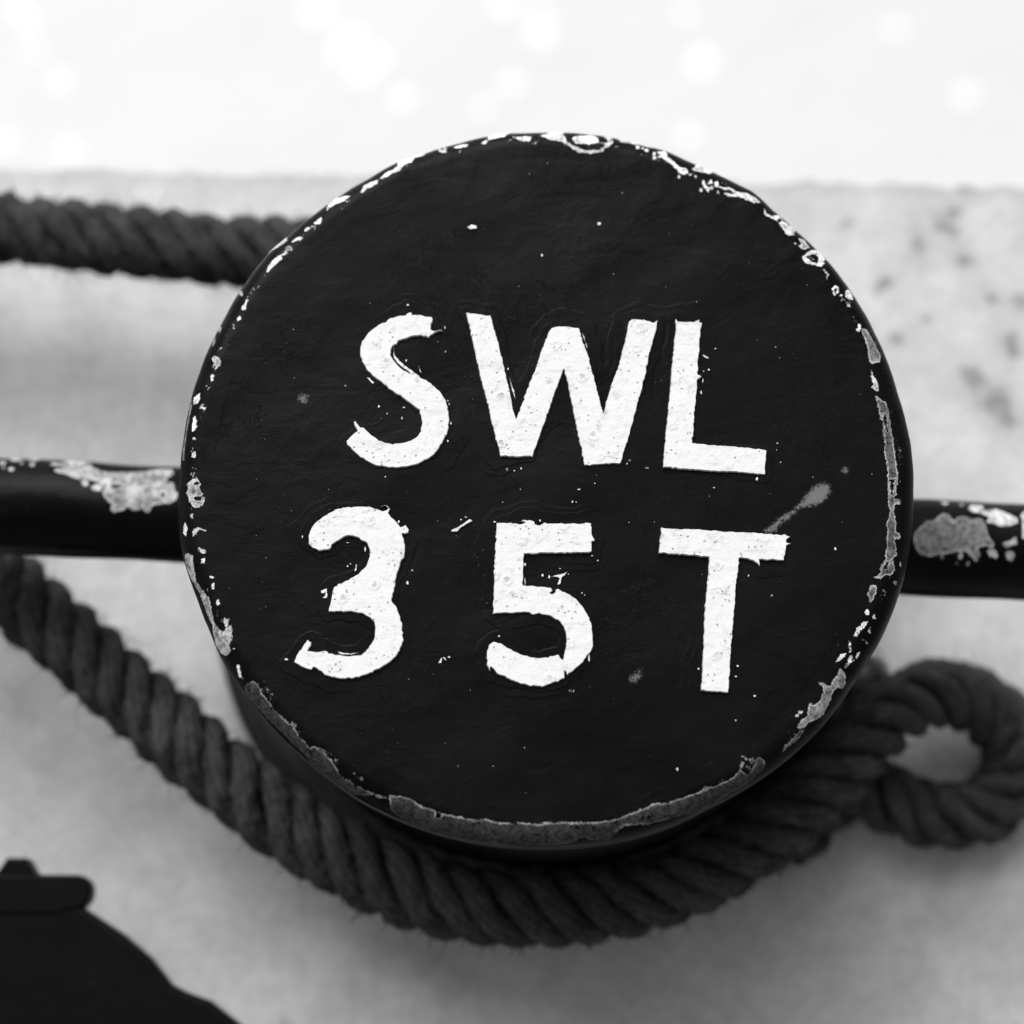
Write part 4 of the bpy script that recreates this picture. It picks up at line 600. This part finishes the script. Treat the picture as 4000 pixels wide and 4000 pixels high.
deck = tag(link('deck', me, None, M_DECK), 'pale painted deck under the bollard', 'deck', kind='structure')

# ------------------------------------------------------------------ bollard
boll = empty('bollard', (0, 0, 0))
tag(boll, 'black painted mooring bollard with chipped rim and white SWL 35T lettering', 'bollard')

RA = np.linspace(-math.pi, math.pi, 73)
def rang(a): return np.interp(a, RA, CAP_RT)
RHO = 0.007
ARC = RHO * math.pi / 2
RF = CAP_R0 - RHO
# arc-length stations over the plate: flat, rounded rim, side, bottom lip
s_st = np.r_[0.0004, np.linspace(0.003, 0.080, 78), np.arange(0.0808, RF + ARC + 0.010, 0.00045)]
NA = 1500
ang = np.linspace(-math.pi, math.pi, NA, endpoint=False)
SS, AA = np.meshgrid(s_st, ang, indexing='ij')
def prof_rz(s):
    x = np.clip((s - RF) / RHO, 0, math.pi / 2)
    r = np.where(s < RF, s, RF + RHO * np.sin(x))
    z = np.where(s < RF, 0.0, -RHO * (1 - np.cos(x)))
    over = np.clip(s - RF - ARC, 0, None)
    z = z - over
    r = r - np.clip(over - 0.0085, 0, None) * 1.2          # turns in at the weld
    return r, z
r, z = prof_rz(SS)
dR = (rang(AA) - CAP_R0) * np.clip(SS / CAP_R0, 0, 1) ** 4
# hand-dressed plate: faint waviness of the face and of the rim
wav = 0.00012 * (np.sin(90 * SS * np.cos(AA) + 1) + np.sin(120 * SS * np.sin(AA) + 2) + np.sin(210 * SS * np.cos(AA + 1)))
rim = np.exp(-((SS - RF - 0.004) / 0.006) ** 2)
knob = 0.00010 * rim * (np.sin(23 * AA) + 0.8 * np.sin(41 * AA + 1) + 0.7 * np.sin(67 * AA + 2))
rad = r + dR + knob
P = np.stack([rad * np.cos(AA), rad * np.sin(AA), H + z + wav * np.clip(1 - SS / 0.10, 0, 1) ** 0.3 + 0.4 * knob], -1)
me = grid_mesh('cap_plate', P, closed_v=True)
UV = np.stack([1000 * SS * np.cos(AA), 1000 * SS * np.sin(AA)], -1).reshape(-1, 2)
S, T = field(UV, CHIPS, HOLES)
# a few random small nicks along the rim that the tracing leaves out
attr(me, 'chip', S); attr(me, 'tone', T)
LT, _ = field(UV, [(p, 1.0) for p in LETTERS.values()], [], 9.0)
attr(me, 'ltr', LT)
attr(me, 'rimd', np.clip(np.abs(1000 * (SS - RF - 0.0020)), 0, 9))
SM, _ = field(UV, [(p, 1.0) for p in SMUDGES], [], 6.0)
attr(me, 'smudge', SM)
cap = link('cap_plate', me, boll, M_CAP)
cap['label'] = 'black cap plate with paint chipped off its rim'
# close the tiny centre hole
bm = bmesh.new(); bm.from_mesh(me)
bm.verts.ensure_lookup_table()
f = bm.faces.new([bm.verts[i] for i in range(NA)]); 
bmesh.ops.recalc_face_normals(bm, faces=bm.faces[:])
bm.to_mesh(me); bm.free()

# letters: run of weld metal painted white, standing a little proud of the plate
LBL = {'S': 'white painted letter S', 'W': 'white painted letter W', 'L': 'white painted letter L',
       '3': 'white painted figure 3', '5': 'white painted figure 5', 'T': 'white painted letter T'}
def jagged(poly, step, amp):
    P = np.asarray(poly, float); out = []
    for a, b in zip(P, np.roll(P, -1, 0)):
        n = max(1, int(np.hypot(*(b - a)) / step))
        e = (b - a) / (np.hypot(*(b - a)) + 1e-9); nr = np.array([-e[1], e[0]])
        for k in range(n):
            q = a + (b - a) * k / n
            out.append(q + nr * RNG.normal(0, amp) + e * RNG.normal(0, amp * 0.5))
    return np.array(out)
def area(P):
    x, y = P[:, 0], P[:, 1]
    return 0.5 * np.sum(x * np.roll(y, -1) - np.roll(x, -1) * y)
def slab(bm, poly, z0, z1, inset):
    """flat raised shape with a softened edge, mm -> m"""
    P = np.asarray(poly)
    if area(P) < 0: P = P[::-1]
    n = len(P)
    e1 = P - np.roll(P, 1, 0); e2 = np.roll(P, -1, 0) - P
    nn = lambda e: np.stack([-e[:, 1], e[:, 0]], 1) / (np.hypot(e[:, 0], e[:, 1])[:, None] + 1e-9)
    nr = nn(e1) + nn(e2); nr /= (np.hypot(nr[:, 0], nr[:, 1])[:, None] + 1e-9)
    I = P + nr * inset
    low = [bm.verts.new((x / 1000, y / 1000, z0)) for x, y in P]
    mid = [bm.verts.new((x / 1000, y / 1000, z0 + (z1 - z0) * 0.7)) for x, y in (P + nr * inset * 0.3)]
    top = [bm.verts.new((x / 1000, y / 1000, z1)) for x, y in I]
    for A, B in ((low, mid), (mid, top)):
        for k in range(n):
            bm.faces.new((A[k], A[(k + 1) % n], B[(k + 1) % n], B[k]))
    for t3 in tessellate_polygon([[Vector((x, y, 0)) for x, y in I]]):
        try: bm.faces.new([top[i] for i in t3])
        except ValueError: pass
for ch, poly in LETTERS.items():
    bm = bmesh.new()
    slab(bm, jagged(poly, 0.7, 0.09), H - 0.0006, H + 0.0011, 0.16)
    bmesh.ops.recalc_face_normals(bm, faces=bm.faces[:])
    me = bpy.data.meshes.new('letter'); bm.to_mesh(me); bm.free()
    lo = link('letter', me, cap, M_LET); lo['label'] = LBL[ch]
bm = bmesh.new()
for poly in FLECKS:
    slab(bm, jagged(poly, 0.5, 0.05), H - 0.0006, H + 0.0005, 0.05)
for k in range(70):                                   # fine spatter, hardly more than dust
    a = random.uniform(0, 6.283); rr = 0.100 * math.sqrt(random.random()); s_ = random.uniform(0.06, 0.15)
    c = np.array([1000 * rr * math.cos(a), 1000 * rr * math.sin(a)])
    slab(bm, [c + s_ * np.array([math.cos(t), math.sin(t) * random.uniform(.6, 1.2)]) for t in np.linspace(0, 6.283, 6)[:-1]], H - 0.0005, H + 0.0004, 0.02)
bmesh.ops.recalc_face_normals(bm, faces=bm.faces[:])
me = bpy.data.meshes.new('paint_flecks'); bm.to_mesh(me); bm.free()
tag(link('paint_flecks', me, cap, M_LET), 'white paint flecks spattered between the letters', kind='stuff')

# post: upright under the plate, spreading into a cast foot
pp = [(0.1085, H - 0.0150), (0.1090, H - 0.022), (0.1080, 0.120), (0.1085, 0.085), (0.1095, 0.060), (0.1115, 0.042), (0.1150, 0.030), (0.1195, 0.020), (0.1230, 0.013), (0.1240, 0.006), (0.1240, -0.002)]
ppz = np.array(pp); tt = np.linspace(0, len(pp) - 1, 60)
pr_ = np.interp(tt, range(len(pp)), ppz[:, 0]); pz_ = np.interp(tt, range(len(pp)), ppz[:, 1])
a2 = np.linspace(0, 2 * math.pi, 260, endpoint=False)
RR, AA2 = np.meshgrid(pr_, a2, indexing='ij'); ZZ, _ = np.meshgrid(pz_, a2, indexing='ij')
P = np.stack([RR * np.cos(AA2), RR * np.sin(AA2), ZZ], -1)
me = grid_mesh('post', P, closed_v=True)
attr(me, 'smudge', np.full(P.shape[:2], 6.0)); attr(me, 'ltr', np.full(P.shape[:2], 9.0)); attr(me, 'rimd', np.full(P.shape[:2], 9.0))
UVp = np.stack([1000 * 0.12 * AA2, 1000 * ZZ], -1).reshape(-1, 2)
foot = [([(739 + 3, 14), (739 + 9, 18), (739 + 8, 27), (739 + 2, 30), (739 - 5, 24), (739 - 4, 16)], .8), ([(700, 18), (706, 15), (712, 20), (706, 26)], .6)]
S, T = field(UVp, foot, []); attr(me, 'chip', S); attr(me, 'tone', T)
bm = bmesh.new(); bm.from_mesh(me); bmesh.ops.recalc_face_normals(bm, faces=bm.faces[:]); bm.to_mesh(me); bm.free()
link('post', me, boll, M_CAP)

# lump of weld metal on the right of the foot
u_, v_ = np.meshgrid(np.linspace(0.02, math.pi - 0.02, 20), np.linspace(0, 2 * math.pi, 32, endpoint=False), indexing='ij')
k_ = 1 + 0.10 * np.sin(3 * v_ + 2 * u_) + 0.06 * np.sin(5 * u_ + v_)
P = np.stack([0.1165 + 0.0125 * k_ * np.sin(u_) * np.cos(v_), -0.0335 + 0.011 * k_ * np.sin(u_) * np.sin(v_), 0.016 + 0.019 * k_ * np.cos(u_)], -1)
me = grid_mesh('weld_lump', P, closed_v=True)
attr(me, 'smudge', np.full(P.shape[:2], 6.0)); attr(me, 'ltr', np.full(P.shape[:2], 9.0)); attr(me, 'rimd', np.full(P.shape[:2], 9.0)); attr(me, 'tone', np.full(P.shape[:2], 0.7))
attr(me, 'chip', (u_ - 1.15) * 6 + 1.2 * np.sin(2 * v_))
bm = bmesh.new(); bm.from_mesh(me); bmesh.ops.recalc_face_normals(bm, faces=bm.faces[:]); bm.to_mesh(me); bm.free()
link('weld_lump', me, boll, M_CAP)

# crossbar
BR = 0.0163
B0 = np.array([0.0, -0.0009, 0.100]); BA = math.radians(-2.664)
bx = np.array([math.cos(BA), math.sin(BA), 0]); by = np.array([-math.sin(BA), math.cos(BA), 0]); bz = np.array([0, 0, 1.0])
sl = np.r_[np.linspace(-0.262, -0.2001, 24), np.arange(-0.200, -0.0899, 0.0006), np.linspace(-0.08, 0.08, 20), np.arange(0.090, 0.2001, 0.0006), np.linspace(0.203, 0.262, 24)]
a3 = np.linspace(-math.pi / 2, 1.5 * math.pi, 130, endpoint=False)
SLm, A3 = np.meshgrid(sl, a3, indexing='ij')
end = np.clip((np.abs(SLm) - 0.254) / 0.008, 0, 1)
RB = BR * np.sqrt(np.clip(1 - (end * 0.999) ** 2, 0, 1))
# rope-worn flat on the seaward side of the left arm
RB = RB - 0.0013 * np.exp(-((SLm + 0.128) / 0.022) ** 4) * np.exp(-((A3 - 0.75) / 0.55) ** 2)
RB = RB + 0.00015 * np.sin(SLm * 150 + 2 * A3)
P = B0 + SLm[..., None] * bx + RB[..., None] * (np.cos(A3)[..., None] * by + np.sin(A3)[..., None] * bz)
me = grid_mesh('crossbar', P, closed_v=True)
UVb = np.stack([1000 * SLm, 16.0 * A3], -1).reshape(-1, 2)
S, T = field(UVb, BAR_CHIPS, BAR_HOLES); attr(me, 'chip', S); attr(me, 'tone', T)
attr(me, 'smudge', np.full(P.shape[:2], 6.0)); attr(me, 'ltr', np.full(P.shape[:2], 9.0)); attr(me, 'rimd', np.full(P.shape[:2], 9.0))
bm = bmesh.new(); bm.from_mesh(me); bmesh.ops.recalc_face_normals(bm, faces=bm.faces[:]); bm.to_mesh(me); bm.free()
cb = link('crossbar', me, boll, M_CAP)
cb['label'] = 'black round bar through the bollard with worn patches of bare paint'

# ------------------------------------------------------------------ ropes
def catmull(pts, step):
    P = [Vector(p) for p in pts]; P = [2 * P[0] - P[1]] + P + [2 * P[-1] - P[-2]]
    dense = []
    for i in range(1, len(P) - 2):
        for k in range(40):
            t = k / 40; p0, p1, p2, p3 = P[i - 1], P[i], P[i + 1], P[i + 2]
            dense.append(0.5 * ((2 * p1) + (p2 - p0) * t + (2 * p0 - 5 * p1 + 4 * p2 - p3) * t * t + (3 * p1 - p0 - 3 * p2 + p3) * t ** 3))
    dense.append(P[-2])
    D = np.array([tuple(v) for v in dense])
    for _ in range(6): D[1:-1] = 0.25 * D[:-2] + 0.5 * D[1:-1] + 0.25 * D[2:]
    L = np.r_[0, np.cumsum(np.linalg.norm(np.diff(D, axis=0), axis=1))]
    s = np.arange(0, L[-1], step)
    return np.stack([np.interp(s, L, D[:, k]) for k in range(3)], 1), s

def make_rope(name, pts, label, phase=0.0, seed=1, size=1.0, tail=1.0):
    rng = np.random.default_rng(seed)
    C_, s = catmull(pts, 0.0009)
    n = len(C_)
    Tn = np.gradient(C_, axis=0); Tn /= np.linalg.norm(Tn, axis=1)[:, None]
    N = np.zeros_like(C_); v = np.cross(Tn[0], [0, 0, 1.0]); N[0] = v / np.linalg.norm(v)
    for i in range(1, n):
        v = N[i - 1] - Tn[i] * (N[i - 1] @ Tn[i]); N[i] = v / np.linalg.norm(v)
    B = np.cross(Tn, N)
    root = empty(name, tuple(C_[0])); tag(root, label, 'rope')
    off = Vector(C_[0])
    NS = 4
    rs, rho = 0.0055 * size, 0.0084 * size
    pitch = 0.050 * size
    thin = np.interp(s / s[-1], [0, 0.66, 0.76, 1], [1, 1, tail, tail])
    fib_v, fib_f = [], []
    for k in range(NS):
        al = 2 * math.pi * k / NS + 2 * math.pi * s / pitch + phase + 0.10 * np.interp(s, np.linspace(0, s[-1], 24), rng.normal(0, 1, 24))
        rk = thin * rho * (1 + 0.03 * np.interp(s, np.linspace(0, s[-1], 60), rng.normal(0, 1, 60)))
        rad = np.cos(al)[:, None] * N + np.sin(al)[:, None] * B
        Cs = C_ + rk[:, None] * rad
        Ts = np.gradient(Cs, axis=0); Ts /= np.linalg.norm(Ts, axis=1)[:, None]
        U = rad - Ts * (rad * Ts).sum(1)[:, None]; U /= np.linalg.norm(U, axis=1)[:, None]
        W = np.cross(Ts, U)
        ns = 30; ps = np.linspace(0, 2 * math.pi, ns, endpoint=False)
        PS, SG = np.meshgrid(ps, s, indexing='xy')
        yarn = np.cos(9 * PS + 9 * 150 * SG + k + 1.3 * np.interp(s, np.linspace(0, s[-1], 70), rng.normal(0, 1, 70))[:, None])
        tuft = np.repeat(np.repeat(rng.normal(0, 1, (n // 4 + 1, ns // 3)), 4, 0)[:n], 3, 1)
        tuft = (tuft + np.roll(tuft, 1, 1) + np.roll(tuft, -1, 1)) / 2.2
        rr = rs * (1 + 0.04 * yarn + 0.03 * np.sin(SG * 2 * math.pi / 0.013 + 3 * PS + k) + 0.030 * rng.normal(0, 1, PS.shape) + 0.05 * tuft)
        rr *= (1 + 0.035 * np.interp(s, np.linspace(0, s[-1], 90), rng.normal(0, 1, 90)))[:, None]
        cap_end = np.clip(np.minimum(s, s[-1] - s) / 0.004, 0.05, 1)[:, None] ** 0.5
        rr *= cap_end * thin[:, None]
        P = Cs[:, None, :] + rr[..., None] * (0.92 * np.cos(PS)[..., None] * U[:, None, :] + 0.82 * np.sin(PS)[..., None] * W[:, None, :])
        me = grid_mesh('strand', P - np.array(off), closed_v=True)
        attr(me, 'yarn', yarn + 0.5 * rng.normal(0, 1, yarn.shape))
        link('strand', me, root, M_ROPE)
        m = int(s[-1] * 2600)
        ii = rng.integers(3, n - 3, m); jj = rng.integers(-9, 10, m)
        for i, j in zip(ii, jj):
            p = P[i, j]; nrm = p - Cs[i]; nrm = nrm / (np.linalg.norm(nrm) + 1e-9)
            if nrm @ rad[i] < 0.3: continue
            d = nrm * rng.uniform(0.25, 1) + Ts[i] * rng.normal(0, 0.8) + rng.normal(0, 0.3, 3)
            d /= np.linalg.norm(d); L = rng.uniform(0.0015, 0.0055) if rng.random() < 0.97 else rng.uniform(0.005, 0.010)
            side = np.cross(d, rng.normal(0, 1, 3)); side /= np.linalg.norm(side) + 1e-9; s2 = np.cross(d, side)
            w0 = 0.00016; base = len(fib_v)
            bend = rng.normal(0, 0.35, 3)
            for q, wq in ((0, w0), (0.5, w0 * .8), (1.0, w0 * .3)):
                c = p - np.array(off) + d * L * q + bend * L * q * q
                for t in range(3):
                    fib_v.append(tuple(c + wq * (math.cos(2.094 * t) * side + math.sin(2.094 * t) * s2)))
            for q in range(2):
                for t in range(3):
                    a_, b_ = base + 3 * q + t, base + 3 * q + (t + 1) % 3
                    fib_f.append((a_, b_, b_ + 3, a_ + 3))
    me = bpy.data.meshes.new('loose_fibres'); me.from_pydata(fib_v, [], fib_f)
    attr(me, 'yarn', np.full(len(fib_v), 0.5))
    tag(link('loose_fibres', me, root, M_ROPE), kind='stuff')
    return root

def pol(r, deg, z): return (r * math.cos(math.radians(deg)), r * math.sin(math.radians(deg)), z)
ropeA = [(-0.46, 0.150, 0.046), (-0.34, 0.139, 0.050), (-0.2309, 0.1290, 0.055), (-0.1538, 0.1208, 0.056), (-0.0915, 0.1158, 0.056), (-0.045, 0.1215, 0.056)] + [pol(0.1245, d, 0.056) for d in (95, 75, 55, 35, 22)]
make_rope('mooring_rope', ropeA, 'thick twisted rope running in from the left behind the bollard, above the bar', 0.4, 3, 1.0)
ropeB = [(-0.44, 0.33, 0.040), (-0.33, 0.165, 0.048), (-0.262, 0.080, 0.052), (-0.2185, 0.0215, 0.055), (-0.1935, -0.0078, 0.055), (-0.1675, -0.0300, 0.055), (-0.1365, -0.0566, 0.055),
         (-0.0995, -0.0870, 0.055), (-0.0634, -0.1090, 0.055), (-0.0192, -0.1232, 0.055), (0.0337, -0.1195, 0.054), (0.0694, -0.1040, 0.052), (0.0975, -0.0820, 0.048),
         (0.1160, -0.0632, 0.042), (0.1290, -0.0515, 0.036), (0.1490, -0.0450, 0.028), (0.1680, -0.0525, 0.021), (0.1755, -0.0685, 0.0155), (0.1680, -0.0835, 0.0142),
         (0.1490, -0.0885, 0.0142), (0.1315, -0.0835, 0.0142), (0.1160, -0.0765, 0.0142), (0.1010, -0.0860, 0.0142), (0.088, -0.1005, 0.0142)]
make_rope('mooring_rope', ropeB, 'thick twisted rope wrapped round the front of the bollard, ending in a loop', 1.1, 5, 1.02, 0.93)

# ------------------------------------------------------------------ dark deck fitting in the near left corner
fit = empty('deck_fitting', (-0.17, -0.16, 0))
tag(fit, 'black painted steel deck fitting in the lower left corner, cut off by the picture edge', 'deck fitting')
def plate(name, poly, z0, z1, bev, mat, parent, seg=4):
    bm = bmesh.new()
    P = np.array(poly)
    if area(P) < 0: P = P[::-1]
    lo = parent.location
    b = [bm.verts.new((x - lo.x, y - lo.y, z0)) for x, y in P]; t = [bm.verts.new((x - lo.x, y - lo.y, z1)) for x, y in P]
    n = len(P)
    bm.faces.new(t); bm.faces.new(b[::-1])
    for k in range(n): bm.faces.new((b[k], b[(k + 1) % n], t[(k + 1) % n], t[k]))
    bmesh.ops.recalc_face_normals(bm, faces=bm.faces[:])
    es = [e for e in bm.edges if all(abs(v.co.z - z1) < 1e-6 for v in e.verts)]
    bmesh.ops.bevel(bm, geom=es, offset=bev, segments=seg, profile=0.5, affect='EDGES')
    me = bpy.data.meshes.new(name); bm.to_mesh(me); bm.free()
    return link(name, me, parent, mat)
BODY = [(-0.30, -0.122), (-0.172, -0.120), (-0.1600, -0.1225), (-0.1447, -0.1322), (-0.1350, -0.1400), (-0.1275, -0.1490), (-0.1225, -0.1515), (-0.1140, -0.1545), (-0.1013, -0.1640), (-0.086, -0.182), (-0.080, -0.21), (-0.080, -0.32), (-0.30, -0.32)]
plate('body', BODY, 0.0425, 0.0515, 0.0016, M_BLACK, fit, 3)
plate('pedestal', [(-0.20 + (x + 0.20) * 0.8, -0.22 + (y + 0.22) * 0.8) for x, y in BODY], -0.001, 0.0435, 0.001, M_BLACK, fit, 2)
corner = [(-0.1612 + 0.0052 * math.cos(t), -0.1178 + 0.0058 * math.sin(t)) for t in np.linspace(1.45, -1.3, 9)]
plate('flange', [(-0.30, -0.1115)] + corner + [(-0.168, -0.1255), (-0.30, -0.1255)], 0.0440, 0.0522, 0.0012, M_BLACK, fit)
# bolt head: six-sided with a domed top
bolt = [(-0.1835 + 0.0066 * math.cos(t), -0.1112 + 0.0060 * math.sin(t)) for t in np.linspace(0, 2 * math.pi, 7)[:-1]]
plate('bolt_head', bolt, 0.0380, 0.0490, 0.0015, M_BLACK, fit, 3)
plate('bolt_head', [(x + 0.062, y - 0.105) for x, y in bolt], 0.0517, 0.0560, 0.0012, M_BLACK, fit, 3)
